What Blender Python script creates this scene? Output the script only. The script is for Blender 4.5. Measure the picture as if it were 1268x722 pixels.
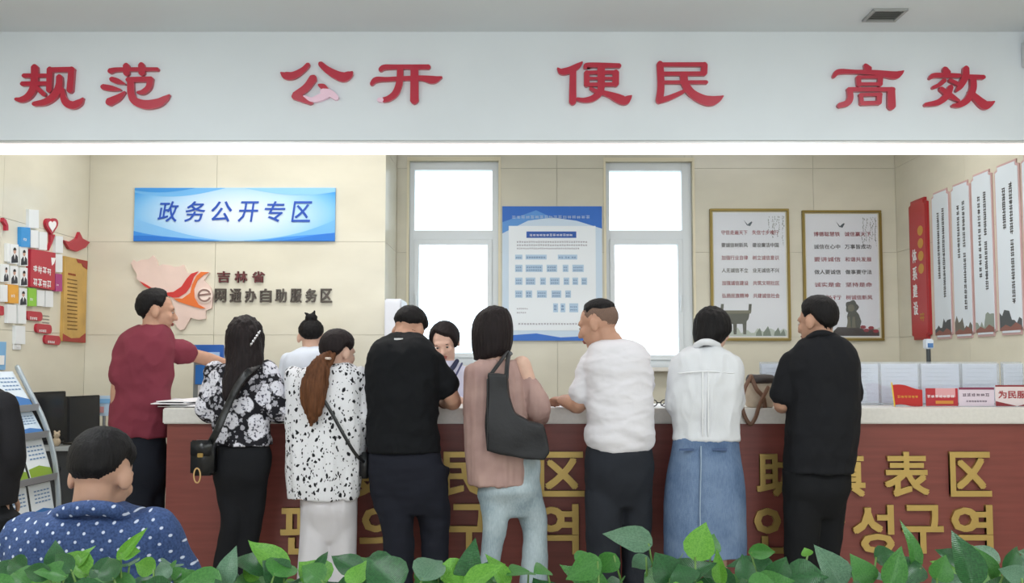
import bpy, bmesh, math, random
import numpy as np
from math import sin, cos, pi, radians as R
from mathutils import Vector as V, Matrix, noise
from mathutils.bvhtree import BVHTree

for o in list(bpy.data.objects): bpy.data.objects.remove(o)
SC = bpy.context.scene
COL = SC.collection
random.seed(7)

# ---------------------------------------------------------------- camera
FPX, TILT, CZ = 1250.0, R(4.0), 1.35
cam = bpy.data.cameras.new('camera'); camo = bpy.data.objects.new('camera', cam); COL.objects.link(camo)
cam.sensor_width = 36; cam.lens = 36 * FPX / 1268
camo.location = (0, 0, CZ); camo.rotation_euler = (pi / 2 + TILT, 0, 0)
cam.clip_start = .05; cam.clip_end = 300
SC.camera = camo
# ---------------------------------------------------------------- world and view
wd = bpy.data.worlds.new('sky'); SC.world = wd; wd.use_nodes = True
bg = wd.node_tree.nodes['Background']
bg.inputs[0].default_value = (0.93, 0.965, 1.0, 1); bg.inputs[1].default_value = 2.7
SC.view_settings.view_transform = 'Standard'; SC.view_settings.look = 'None'
SC.view_settings.exposure = 0.16; SC.view_settings.gamma = 1; SC.view_settings.use_curve_mapping = False

def area_light(name, loc, sx, sy, power, col=(1, 1, 1), rot=(0, 0, 0)):
    l = bpy.data.lights.new(name, 'AREA'); l.shape = 'RECTANGLE'; l.size = sx; l.size_y = sy
    l.energy = power; l.color = col
    o = bpy.data.objects.new(name, l); COL.objects.link(o); o.location = loc; o.rotation_euler = rot
    return o
HALL_W, BACK_W, LED_W = 36, 9, 8
HALL_FILLS = [(-2.0, 3.0), (2.0, 3.0), (-2.0, .2), (2.0, .2)]
for lx, ly in HALL_FILLS: area_light('ceiling_fill_light', (lx, ly, 3.04), 1.1, .55, HALL_W, (.90, .96, 1))  # unseen area lights added to brighten the hall
BACK_FILLS = [(-2.0, 6.2), (-.9, 6.2), (2.0, 6.2)]
for lx, ly in BACK_FILLS: area_light('ceiling_fill_light', (lx, ly, 3.23), 1.1, .55, BACK_W, (1, .97, .92))  # unseen area lights added to brighten the staff area
area_light('led_strip_light', (0, 5.36, 2.487), 7.0, .18, LED_W, (1, .95, .92))

# ---------------------------------------------------------------- helpers
def ray(px, py):
    u, v = px - 634, 361 - py
    return V((u, FPX * cos(TILT) - v * sin(TILT), FPX * sin(TILT) + v * cos(TILT)))
def W(px, py, Y):
    d = ray(px, py); t = Y / d.y; return V((d.x * t, Y, CZ + d.z * t))
def WX(px, py, X):
    d = ray(px, py); t = X / d.x; return V((X, d.y * t, CZ + d.z * t))
def WZ(px, py, Z):
    d = ray(px, py); t = (Z - CZ) / d.z; return V((d.x * t, d.y * t, Z))
def lin(c):
    if isinstance(c, str): c = tuple(int(c[i:i+2], 16) / 255 for i in (0, 2, 4))
    return tuple((x / 12.92 if x <= .04045 else ((x + .055) / 1.055) ** 2.4) for x in c) + (1,)

MATS = {}
def nodes(m): return m.node_tree.nodes, m.node_tree.links
def mat(name, c, rough=.6, metal=0, var=.0, vscale=8, bump=0, bscale=60, stretch=(1, 1, 1), emit=0, spec=.5, sub=0, coat=0, alpha=None):
    if name in MATS: return MATS[name]
    m = bpy.data.materials.new(name); m.use_nodes = True; MATS[name] = m
    N, L = nodes(m); b = N['Principled BSDF']
    b.inputs['Base Color'].default_value = lin(c); b.inputs['Roughness'].default_value = rough
    b.inputs['Metallic'].default_value = metal; b.inputs['Specular IOR Level'].default_value = spec
    b.inputs['Coat Weight'].default_value = coat
    if sub:
        b.inputs['Subsurface Weight'].default_value = sub; b.inputs['Subsurface Radius'].default_value = (.9, .35, .2); b.inputs['Subsurface Scale'].default_value = .01
    if emit: b.inputs['Emission Color'].default_value = lin(c); b.inputs['Emission Strength'].default_value = emit
    if var or bump:
        tc = N.new('ShaderNodeTexCoord'); mp = N.new('ShaderNodeMapping'); mp.inputs['Scale'].default_value = stretch
        L.new(tc.outputs['Object'], mp.inputs[0])
    if var:
        n = N.new('ShaderNodeTexNoise'); n.inputs['Scale'].default_value = vscale; n.inputs['Detail'].default_value = 5
        L.new(mp.outputs[0], n.inputs['Vector'])
        r = N.new('ShaderNodeValToRGB'); l = lin(c)
        r.color_ramp.elements[0].position = .3; r.color_ramp.elements[1].position = .7
        r.color_ramp.elements[0].color = tuple(x * (1 - var) for x in l[:3]) + (1,)
        r.color_ramp.elements[1].color = tuple(min(1, x * (1 + var)) for x in l[:3]) + (1,)
        L.new(n.outputs['Fac'], r.inputs[0]); L.new(r.outputs[0], b.inputs['Base Color'])
    if bump:
        n2 = N.new('ShaderNodeTexNoise'); n2.inputs['Scale'].default_value = bscale; n2.inputs['Detail'].default_value = 4
        L.new(mp.outputs[0], n2.inputs['Vector'])
        bp = N.new('ShaderNodeBump'); bp.inputs['Strength'].default_value = bump; bp.inputs['Distance'].default_value = .01
        L.new(n2.outputs['Fac'], bp.inputs['Height']); L.new(bp.outputs[0], b.inputs['Normal'])
    return m
def glassy(name, tint, gloss=.12, rough=.03, opaque=0, oc='ffffff'):
    if name in MATS: return MATS[name]
    m = bpy.data.materials.new(name); m.use_nodes = True; MATS[name] = m
    N, L = nodes(m); N.remove(N['Principled BSDF']); out = N['Material Output']
    t = N.new('ShaderNodeBsdfTransparent'); t.inputs[0].default_value = lin(tint)
    g = N.new('ShaderNodeBsdfGlossy'); g.inputs['Roughness'].default_value = rough
    mx = N.new('ShaderNodeMixShader'); mx.inputs[0].default_value = gloss
    L.new(t.outputs[0], mx.inputs[1]); L.new(g.outputs[0], mx.inputs[2]); last = mx
    if opaque:
        d = N.new('ShaderNodeBsdfDiffuse'); d.inputs[0].default_value = lin(oc)
        m2 = N.new('ShaderNodeMixShader'); m2.inputs[0].default_value = opaque
        L.new(mx.outputs[0], m2.inputs[1]); L.new(d.outputs[0], m2.inputs[2]); last = m2
    L.new(last.outputs[0], out.inputs[0]); return m

def ploc(o):
    p = V((0, 0, 0))
    while o: p = p + o.location; o = o.parent
    return p
def empty(name, label, cat, loc, group=None):
    o = bpy.data.objects.new(name, None); COL.objects.link(o); o.location = loc; o.empty_display_size = .1
    o['label'] = label; o['category'] = cat
    if group: o['group'] = group
    return o
def put(name, me, m=None, parent=None, loc=None):
    """link mesh as object; verts are in world space unless loc is given"""
    o = bpy.data.objects.new(name, me); COL.objects.link(o)
    if m is not None and not len(me.materials): me.materials.append(m)
    if loc is not None: o.location = loc
    if parent is not None:
        o.parent = parent; o.matrix_parent_inverse = Matrix.Translation(-wl(parent))
    return o
def wl(o):
    """world translation of an (unrotated) object"""
    p = V(o.location)
    if o.parent is not None: p = p + o.matrix_parent_inverse.translation + wl(o.parent)
    return p
def tag(o, label, cat, group=None):
    o['label'] = label; o['category'] = cat
    if group: o['group'] = group
    return o
def struct(o, label=None):
    o['kind'] = 'structure'
    if label: o['label'] = label
    return o

class MB:
    def __init__(s): s.v = []; s.f = []; s.mi = []; s.cur = 0
    def add(s, vs, fs):
        n = len(s.v); s.v += [tuple(p) for p in vs]; s.f += [tuple(i + n for i in f) for f in fs]; s.mi += [s.cur] * len(fs); return s
    def box(s, a, b):
        x0, y0, z0 = a; x1, y1, z1 = b
        return s.add([(x0,y0,z0),(x1,y0,z0),(x1,y1,z0),(x0,y1,z0),(x0,y0,z1),(x1,y0,z1),(x1,y1,z1),(x0,y1,z1)],
                     [(0,3,2,1),(4,5,6,7),(0,1,5,4),(1,2,6,5),(2,3,7,6),(3,0,4,7)])
    def prism(s, pts, off):
        n = len(pts); off = V(off); a = [V(p) for p in pts]; b = [p + off for p in a]
        return s.add(a + b, [tuple(range(n))[::-1], tuple(range(n, 2*n))] + [(i, (i+1) % n, (i+1) % n + n, i + n) for i in range(n)])
    def tube(s, pts, rads, n=10, sub=4, cap=True, flat=None):
        vs, fs = tube(pts, rads, n, sub, cap, flat); return s.add(vs, fs)
    def mesh(s, name, bevel=0, smooth=False):
        me = bpy.data.meshes.new(name); me.from_pydata(s.v, [], s.f)
        bm = bmesh.new(); bm.from_mesh(me); bmesh.ops.recalc_face_normals(bm, faces=bm.faces)
        if bevel: bmesh.ops.bevel(bm, geom=list(bm.edges), offset=bevel, segments=2, affect='EDGES', clamp_overlap=True)
        bm.to_mesh(me); bm.free()
        if smooth: me.shade_smooth()
        return me
    def obj(s, name, m, parent=None, bevel=0, smooth=False):
        me = s.mesh(name, bevel, smooth)
        if parent is None:                      # a thing of its own: origin at its base
            c = np.array([v.co for v in me.vertices]); lo, hi = c.min(0), c.max(0)
            b = V(((lo[0]+hi[0])/2, (lo[1]+hi[1])/2, lo[2])); me.transform(Matrix.Translation(-b))
            return put(name, me, m, None, b)
        return put(name, me, m, parent)

def catmull(P, sub):
    P = [np.array(p, float) for p in P]
    if len(P) < 3 and sub > 1:
        return [P[0] + (P[-1] - P[0]) * i / sub for i in range(sub + 1)]
    out = []
    for i in range(len(P) - 1):
        p0 = P[i-1] if i else 2*P[0] - P[1]; p1 = P[i]; p2 = P[i+1]; p3 = P[i+2] if i + 2 < len(P) else 2*P[-1] - P[-2]
        for k in range(sub):
            t = k / sub
            out.append(.5*((2*p1) + (-p0+p2)*t + (2*p0-5*p1+4*p2-p3)*t*t + (-p0+3*p1-3*p2+p3)*t**3))
    out.append(P[-1]); return out
def tube(pts, rads, n=12, sub=4, cap=True, flat=None):
    """round tube along pts; flat=(axis vector, ratio) squeezes the section along the axis"""
    Q = catmull([list(p) + [r] for p, r in zip(pts, rads)], sub)
    P = [V(q[:3]) for q in Q]; r = [max(1e-4, q[3]) for q in Q]
    T = [(P[min(i+1, len(P)-1)] - P[max(i-1, 0)]).normalized() for i in range(len(P))]
    if cap:
        Ps, rs, Ts = [], [], []
        for k in range(3):
            a = pi/2 * k/3; Ps.append(P[0] - T[0]*r[0]*cos(a)); rs.append(max(1e-4, r[0]*sin(a))); Ts.append(T[0])
        Pe, re, Te = [], [], []
        for k in (2, 1, 0):
            a = pi/2 * k/3; Pe.append(P[-1] + T[-1]*r[-1]*cos(a)); re.append(max(1e-4, r[-1]*sin(a))); Te.append(T[-1])
        P, r, T = Ps + P + Pe, rs + r + re, Ts + T + Te
    ref = V((0, 0, 1)) if abs(T[0].z) < .8 else V((0, 1, 0))
    if flat: ref = V(flat[0])
    vs = []; u = None
    for p, t, q in zip(P, T, r):
        if u is None or flat: u = (ref - t * ref.dot(t)).normalized()
        else: u = (u - t * u.dot(t)).normalized()
        w = t.cross(u)
        k = flat[1] if flat else 1
        for i in range(n):
            a = 2*pi*i/n; vs.append(p + u*(q*k*cos(a)) + w*(q*sin(a)))
    m = len(P); fs = [(j*n+i, j*n+(i+1) % n, (j+1)*n+(i+1) % n, (j+1)*n+i) for j in range(m-1) for i in range(n)]
    fs += [tuple(range(n))[::-1], tuple((m-1)*n+i for i in range(n))]
    return vs, fs
def loft(rings, n=32, sub=4, ex=2.3):
    """rings: (cx,cy,cz,half width,half depth); stacked superellipses, capped"""
    Q = catmull(rings, sub); vs = []
    for cx, cy, cz, a, b in Q:
        a = max(a, 1e-3); b = max(b, 1e-3)
        for i in range(n):
            t = 2*pi*i/n; c, s = cos(t), sin(t)
            vs.append((cx + a*math.copysign(abs(c)**(2/ex), c), cy + b*math.copysign(abs(s)**(2/ex), s), cz))
    m = len(Q); fs = [(j*n+i, j*n+(i+1) % n, (j+1)*n+(i+1) % n, (j+1)*n+i) for j in range(m-1) for i in range(n)]
    fs += [tuple(range(n))[::-1], tuple((m-1)*n+i for i in range(n))]
    return vs, fs
def ell(c, r, M=None, nu=16, nv=10):
    vs = [V((0, 0, -r[2]))]
    for j in range(1, nv):
        f = -pi/2 + pi*j/nv
        for i in range(nu): vs.append(V((r[0]*cos(f)*cos(2*pi*i/nu), r[1]*cos(f)*sin(2*pi*i/nu), r[2]*sin(f))))
    vs.append(V((0, 0, r[2]))); k = len(vs) - 1
    fs = [(0, 1+(i+1) % nu, 1+i) for i in range(nu)]
    fs += [(1+j*nu+i, 1+j*nu+(i+1) % nu, 1+(j+1)*nu+(i+1) % nu, 1+(j+1)*nu+i) for j in range(nv-2) for i in range(nu)]
    fs += [(k, 1+(nv-2)*nu+i, 1+(nv-2)*nu+(i+1) % nu) for i in range(nu)]
    if M is not None: vs = [M @ v for v in vs]
    return [v + V(c) for v in vs], fs
def organic(name, parts, m, parent, voxel=.008, smooth=3, fold=None):
    """overlapping closed shells grown together into one continuous surface"""
    mb = MB()
    for vs, fs in parts: mb.add(vs, fs)
    me = mb.mesh('tmp'); o = bpy.data.objects.new('tmp', me); COL.objects.link(o)
    r = o.modifiers.new('r', 'REMESH'); r.mode = 'VOXEL'; r.voxel_size = voxel
    if smooth:
        s = o.modifiers.new('s', 'SMOOTH'); s.factor = .5; s.iterations = smooth
    dg = bpy.context.evaluated_depsgraph_get()
    res = bpy.data.meshes.new_from_object(o.evaluated_get(dg)); bpy.data.objects.remove(o); bpy.data.meshes.remove(me)
    res.name = name
    if fold:
        nv = len(res.vertices); co = np.empty(nv*3); res.vertices.foreach_get('co', co); co = co.reshape(-1, 3)
        no = np.empty(nv*3); res.vertices.foreach_get('normal', no); no = no.reshape(-1, 3)
        d = np.array([fold(V(c)) for c in co]); co += no * d[:, None]
        res.vertices.foreach_set('co', co.ravel()); res.update()
    res.shade_smooth(); res.materials.clear()
    return put(name, res, m, parent)

# lettering -------------------------------------------------------------
def text_mesh(body, size, extrude=.002, offset=0, spacing=1, align='CENTER', shear=0):
    cu = bpy.data.curves.new('t', 'FONT'); cu.body = body; cu.size = size; cu.extrude = extrude; cu.offset = offset
    cu.align_x = align; cu.align_y = 'CENTER'; cu.space_character = spacing; cu.shear = shear; cu.resolution_u = 2
    o = bpy.data.objects.new('t', cu); COL.objects.link(o)
    me = bpy.data.meshes.new_from_object(o.evaluated_get(bpy.context.evaluated_depsgraph_get()))
    bpy.data.objects.remove(o); bpy.data.curves.remove(cu); return me
def fit(me, cx, cz, w, h):
    """centre a text mesh and scale it to w x h (None keeps the proportion)"""
    c = np.array([v.co for v in me.vertices]); lo, hi = c.min(0), c.max(0); d = hi - lo
    sx = w/d[0] if w else None; sy = h/d[1] if h else None
    sx = sx or sy; sy = sy or sx
    for v in me.vertices: v.co = (cx + (v.co.x-(lo[0]+hi[0])/2)*sx, cz + (v.co.y-(lo[1]+hi[1])/2)*sy, v.co.z)
    return me
def basis(origin, xdir, zdir):
    """matrix that stands a text mesh up: x along xdir, y along zdir, z out of the wall"""
    x = V(xdir).normalized(); z = V(zdir).normalized(); n = x.cross(z)
    M = Matrix((x, z, n)).transposed().to_4x4(); M.translation = V(origin); return M
FRONT = ((1, 0, 0), (0, 0, 1))
def letters(name, body, parent, m, origin, w=None, h=None, ext=.002, off=0, spacing=1, dirs=FRONT, shear=0):
    me = text_mesh(body, .1, ext, 0, spacing, shear=shear); fit(me, 0, 0, w, h)
    if off:                                     # bolder: the glyph doubled a little to each side
        bm = bmesh.new()
        for k, (a, b) in enumerate(((-1, -1), (1, -1), (1, 1), (-1, 1), (0, 0))):
            c = me.copy(); c.transform(Matrix.Translation((a*off, b*off, .00005*k))); bm.from_mesh(c); bpy.data.meshes.remove(c)
        bm.to_mesh(me); bm.free()
    me.transform(basis(origin, *dirs)); me.materials.clear(); return put(name, me, m, parent)
def marks(mb, o, dirs, w, h, n, rng, t=.0008):
    """a line of n small illegible glyph-like marks starting at o"""
    M = basis(o, *dirs); cw = w / n
    for i in range(n):
        s = min(cw*.78, h)
        for k in range(4):
            if k < 2:
                a, b = 0, s; c = s*(.15 + .45*k + rng.random()*.25); d = c + s*.14
            else:
                c = rng.random()*s*.2; d = s*(.7+.3*rng.random()); a = s*(.15+.45*(k-2)+rng.random()*.2); b = a + s*.14
            x = i*cw
            ps = [M @ V((x+a, c-h/2, t)), M @ V((x+b, c-h/2, t)), M @ V((x+b, d-h/2, t)), M @ V((x+a, d-h/2, t))]
            mb.prism(ps, (M.to_3x3() @ V((0, 0, -t*.9))))
def stroke(pts, sub=6):
    """outline polygon of a brush stroke: pts (x,y,width)"""
    Q = catmull(pts, sub); L_, R_ = [], []
    for i, q in enumerate(Q):
        a = Q[max(i-1, 0)]; b = Q[min(i+1, len(Q)-1)]; d = (b - a)[:2]; d = d/(np.linalg.norm(d)+1e-9); n = np.array([-d[1], d[0]])
        L_.append(q[:2] + n*q[2]/2); R_.append(q[:2] - n*q[2]/2)
    def cap(c, d, r): return [c + r*(np.array([-d[1], d[0]])*cos(a) + d*sin(a)) for a in (pi/5, 2*pi/5, 3*pi/5, 4*pi/5)]
    d1 = (Q[-1]-Q[-2])[:2]; d1 /= np.linalg.norm(d1)+1e-9; d0 = (Q[0]-Q[1])[:2]; d0 /= np.linalg.norm(d0)+1e-9
    return L_ + cap(Q[-1][:2], d1, Q[-1][2]/2*.8) + R_[::-1] + cap(Q[0][:2], d0, Q[0][2]/2*.8)
# ---- patterned cloth
def pattern(name, fn, rough=.75, bump=.15, bscale=90):
    m = bpy.data.materials.new(name); m.use_nodes = True; N, L = nodes(m); b = N['Principled BSDF']; b.inputs['Roughness'].default_value = rough
    b.inputs['Specular IOR Level'].default_value = .25
    tc = N.new('ShaderNodeTexCoord'); fn(N, L, tc.outputs['Object'], b)
    nz = N.new('ShaderNodeTexNoise'); nz.inputs['Scale'].default_value = bscale; L.new(tc.outputs['Object'], nz.inputs[0])
    bp = N.new('ShaderNodeBump'); bp.inputs['Strength'].default_value = bump; bp.inputs['Distance'].default_value = .01; L.new(nz.outputs[0], bp.inputs['Height']); L.new(bp.outputs[0], b.inputs['Normal'])
    return m
def nd(N, t, **k):
    n = N.new(t)
    for a, v in k.items():
        if a.startswith('i_'): n.inputs[a[2:].replace('_', ' ')].default_value = v
        else: setattr(n, a, v)
    return n
def ramp(N, L, src, stops, interp='LINEAR'):
    r = N.new('ShaderNodeValToRGB'); r.color_ramp.interpolation = interp; e = r.color_ramp.elements
    while len(e) < len(stops): e.new(.5)
    for k, (p, c) in enumerate(stops): e[k].position = p; e[k].color = lin(c)
    L.new(src, r.inputs[0]); return r.outputs[0]
def distort(N, L, vec, scale, amt):
    nz = nd(N, 'ShaderNodeTexNoise', i_Scale=scale); L.new(vec, nz.inputs['Vector'])
    sb = nd(N, 'ShaderNodeVectorMath', operation='SUBTRACT'); sb.inputs[1].default_value = (.5, .5, .5); L.new(nz.outputs['Color'], sb.inputs[0])
    ma = nd(N, 'ShaderNodeVectorMath', operation='MULTIPLY_ADD'); ma.inputs[1].default_value = (amt,)*3; L.new(sb.outputs[0], ma.inputs[0]); L.new(vec, ma.inputs[2]); return ma.outputs[0]
def mixc(N, L, fac, a, b):
    m = N.new('ShaderNodeMix'); m.data_type = 'RGBA'
    for s, k in ((fac, 0), (a, 6), (b, 7)):
        if isinstance(s, (tuple,)): m.inputs[k].default_value = s
        else: L.new(s, m.inputs[k])
    return m.outputs[2]
# ================================================================ the setting
wallp = mat('white_paint', 'dae1e7', .75, var=.02, vscale=3)
ceilp = mat('ceiling_paint', 'd5dce2', .85, var=.015, vscale=2)
def tilemat(name, c):
    m = mat(name, c, .22, var=.05, vscale=2.2, stretch=(1, 1, 2.2), spec=.5); return m
tile_m = tilemat('beige_marble_tile', 'dad5c3')
grout = mat('tile_grout', 'cdc9b8', .9)
floor_m = mat('floor_stone', 'b9b3a8', .25, var=.06, vscale=4)
YB, YL, XL, XR = 7.80, 7.10, -3.0, 2.99           # back wall, nearer back wall on the left, side walls
YH0, YH1, ZH0, ZH1, ZC = 5.20, 5.52, 2.505, 3.082, 3.082
XP = W(477, 300, YL).x
fl = MB().box((-6, -3, -.1), (6, 8.1, 0)).obj('floor', grout)
struct(fl, 'pale polished stone floor')
tm = MB().box((-.397, -.397, 0), (.397, .397, .004)).mesh('floor_tile', .001)
tm.materials.append(floor_m)
for i in range(15):
    for j in range(13): put('tile', tm, None, fl, V((-5.6 + .8*i, -2.4 + .8*j, 0)))

def tile_plane(parent, u0, u1, z0, z1, to3, nrm, uw, zh, uo, zo, holes=()):
    """clad a wall plane with separate tiles; to3(u,z)->point, holes are (u0,u1,z0,z1)"""
    g, th = .0011, .012
    us = [u0] + [uo + uw*i for i in range(-20, 30) if u0 < uo + uw*i < u1] + [u1]
    zs = [z0] + [zo + zh*i for i in range(-10, 12) if z0 < zo + zh*i < z1] + [z1]
    for a, b in zip(us, us[1:]):
        for c, d in zip(zs, zs[1:]):
            rects = [(a, b, c, d)]
            for h in holes:
                new = []
                for r in rects:
                    if h[1] <= r[0] or h[0] >= r[1] or h[3] <= r[2] or h[2] >= r[3]: new.append(r); continue
                    if r[0] < h[0]: new.append((r[0], h[0], r[2], r[3]))
                    if r[1] > h[1]: new.append((h[1], r[1], r[2], r[3]))
                    x0, x1 = max(r[0], h[0]), min(r[1], h[1])
                    if r[2] < h[2]: new.append((x0, x1, r[2], h[2]))
                    if r[3] > h[3]: new.append((x0, x1, h[3], r[3]))
                rects = new
            for r in rects:
                if r[1]-r[0] < .02 or r[3]-r[2] < .02: continue
                ps = [to3(r[0]+g, r[2]+g), to3(r[1]-g, r[2]+g), to3(r[1]-g, r[3]-g), to3(r[0]+g, r[3]-g)]
                MB().prism(ps, V(nrm)*th).obj('tile', tile_m, parent)
# window openings in the back wall
def win_rect(xl, xr, yt, yb):
    a = W(xl, yt, YB); b = W(xr, yb, YB); return (a.x, b.x, b.z, a.z)
WIN = [win_rect(507, 617, 199, 452), win_rect(750, 860, 200, 455)]
def cut_wall(mb, x0, x1, z0, z1, y0, y1, holes):
    xs = sorted({x0, x1} | {h[i] for h in holes for i in (0, 1)})
    for a, b in zip(xs, xs[1:]):
        hs = [h for h in holes if h[0] <= a + 1e-6 and h[1] >= b - 1e-6]
        if hs:
            mb.box((a, y0, z0), (b, y1, hs[0][2])); mb.box((a, y0, hs[0][3]), (b, y1, z1))
        else: mb.box((a, y0, z0), (b, y1, z1))
    return mb
ZT = 3.3
wb = struct(cut_wall(MB(), XP, 4.3, 0, ZT, YB + .012, YB + .25, WIN).obj('wall_back', grout), 'beige marble tiled wall with two windows')
tile_plane(wb, XP, XR, 0, ZT, lambda u, z: V((u, YB + .012, z)), (0, -1, 0), 1.0, .66, .35, .22, WIN)
wp = struct(MB().box((-4.3, YL + .012, 0), (XP - .012, YB + .25, ZT)).obj('wall_back_left', grout), 'beige marble tiled wall behind the blue banner')
tile_plane(wp, XL, XP, 0, ZT, lambda u, z: V((u, YL + .012, z)), (0, -1, 0), 1.2, .66, XP, .22)
tile_plane(wp, YL, YB, 0, ZT, lambda u, z: V((XP - .012, u, z)), (1, 0, 0), 1.2, .66, YL, .22)
wl_ = struct(MB().box((XL - .3, -3, 0), (XL - .012, YL + .012, ZT)).obj('wall_left', grout), 'beige tiled wall with the photo display')
tile_plane(wl_, 3.4, YL, 0, ZT, lambda u, z: V((XL - .012, u, z)), (1, 0, 0), 1.2, .66, YL, .22)
wr_ = struct(MB().box((XR + .012, -3, 0), (XR + .3, YB + .012, ZT)).obj('wall_right', grout), 'beige tiled wall with scroll plaques')
tile_plane(wr_, 3.4, YB, 0, ZT, lambda u, z: V((XR + .012, u, z)), (-1, 0, 0), 1.2, .66, YB, .22)
struct(MB().box((-6, YH0, ZH0), (6, YH1, ZT)).obj('wall_header', wallp), 'white painted header beam above the counter')
struct(MB().box((-6, -3, ZC), (6, YH0, ZC + .2)).obj('ceiling', ceilp), 'white hall ceiling')
struct(MB().box((-6, YH1, ZT), (6, YB + .3, ZT + .2)).obj('ceiling_back', ceilp), 'white ceiling above the staff area')
# LED strip under the beam
led = empty('led_strip', 'long glowing white light strip under the header beam', 'light strip', (0, 5.36, 2.49))
MB().box((-2.95, 5.215, 2.4925), (2.95, 5.505, 2.5045)).obj('housing', mat('aluminium', 'd5d5d5', .4, .3), led)
MB().box((-2.95, 5.225, 2.489), (2.95, 5.495, 2.4925)).obj('diffuser', mat('led_diffuser', 'fff4f2', .5, emit=1.15), led)
# unseen panels added to both ceilings as housings for the fill lights
def fill_panel(x, y, z, label):
    t = empty('ceiling_fill_panel', label, 'added ceiling light', (x, y, z - .03), 'added flat ceiling panels')
    mb = MB(); w, d = .62, .33
    for a, b in (((-w, -d), (w, -d+.03)), ((-w, d-.03), (w, d)), ((-w, -d+.03), (-w+.03, d-.03)), ((w-.03, -d+.03), (w, d-.03))):
        mb.box((x+a[0], y+a[1], z-.03), (x+b[0], y+b[1], z))
    mb.obj('frame', mat('aluminium', ''), t)
    MB().box((x-w+.03, y-d+.03, z-.02), (x+w-.03, y+d-.03, z-.004)).obj('diffuser', mat('fill_diffuser', 'ffffff', .5, emit=2.0), t)
for (x, y), n in zip(HALL_FILLS, ('front left', 'front right', 'rear left', 'rear right')): fill_panel(x, y, ZC, 'unseen white panel lamp added to light the hall, %s of four' % n)
for (x, y), n in zip(BACK_FILLS, ('left', 'middle', 'right')): fill_panel(x, y, ZT, 'unseen warm white panel lamp added to light the staff area, %s of three' % n)

# windows
upvc = mat('white_window_frame', 'e4eaee', .35)
pane_m = glassy('window_pane', 'f4fbff', .05)
trimm = mat('pale_wood_trim', 'e8dfc4', .5)
for k, (x0, x1, z0, z1) in enumerate(WIN):
    wn = bpy.data.objects.new('window_%d' % (k+1), None); COL.objects.link(wn); wn.location = ((x0+x1)/2, YB, z0)
    struct(wn, ('left' if k == 0 else 'right') + ' tall white framed window with transom, bright daylight outside')
    s = 7.8/1250
    ztr = W(600, 291, YB).z
    y0, y1 = YB + .05, YB + .12
    fr = MB()
    # outer frame and transom
    wl0, wr0 = (6*s, 8*s) if k == 0 else (5*s, 12*s)
    fr.box((x0, y0, z0), (x0+wl0, y1, z1)); fr.box((x1-wr0, y0, z0), (x1, y1, z1))
    fr.box((x0+wl0, y0, z1-10*s), (x1-wr0, y1, z1)); fr.box((x0+wl0, y0, z0), (x1-wr0, y1, z0+9*s)); fr.box((x0+wl0, y0, ztr-5*s), (x1-wr0, y1, ztr+7*s))
    fr.obj('frame', upvc, wn, .003)
    # lower sash
    sa = MB(); a, b, c, d = x0+wl0, x1-wr0, z0+9*s, ztr-5*s; q = 6*s
    sa.box((a, y0-.015, c), (a+q, y1-.01, d)); sa.box((b-q, y0-.015, c), (b, y1-.01, d)); sa.box((a+q, y0-.015, c), (b-q, y1-.01, c+q)); sa.box((a+q, y0-.015, d-q), (b-q, y1-.01, d))
    so = sa.obj('sash', upvc, wn, .003)
    MB().box((a+q, y0+.02, c+q), (b-q, y0+.026, d-q)).obj('pane', pane_m, so)
    hx = b-q*.5 if k else a+q*.5
    MB().box((hx-.012, y0-.03, (c+d)/2-.01), (hx+.012, y0-.015, (c+d)/2+.07)).tube([(hx, y0-.04, (c+d)/2+.02), (hx, y0-.04, (c+d)/2-.09)], [.009, .008], 8, 1).obj('handle', upvc, so)
    MB().box((a, y0+.02, ztr+7*s), (b, y0+.026, z1-10*s)).obj('pane', pane_m, wn)
    tr = MB(); e = .018
    tr.box((x0-e, YB-.008, z1), (x1+e, YB+.02, z1+.03)); tr.box((x0-e, YB-.008, z0), (x0, YB+.02, z1)); tr.box((x1, YB-.008, z0), (x1+e, YB+.02, z1))
    tr.obj('trim', trimm, wn, .002)
    MB().box((x0-.05, YB-.10, z0-.03), (x1+.05, YB+.05, z0)).obj('sill', mat('sill_stone', 'e6e2da', .3), wn, .004)
# pale building outside, seen through the right hand window
bd = empty('distant_building', 'pale flat roofed building outside the right hand window', 'building', (5.6, 34, 0))
MB().box((2.2, 30, 0), (9, 36, 4.0)).obj('wall', mat('outside_wall', 'fafafa', .9), bd)
MB().box((2.0, 29.6, 4.0), (9.2, 36.2, 4.25)).obj('roof_edge', mat('outside_roof', 'e6e8ea', .9), bd)
struct(MB().box((-40, 8.15, -.25), (40, 90, -.12)).obj('ground_outside', mat('outside_ground', 'e0deda', .9)), 'pale paved ground outside')

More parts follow.
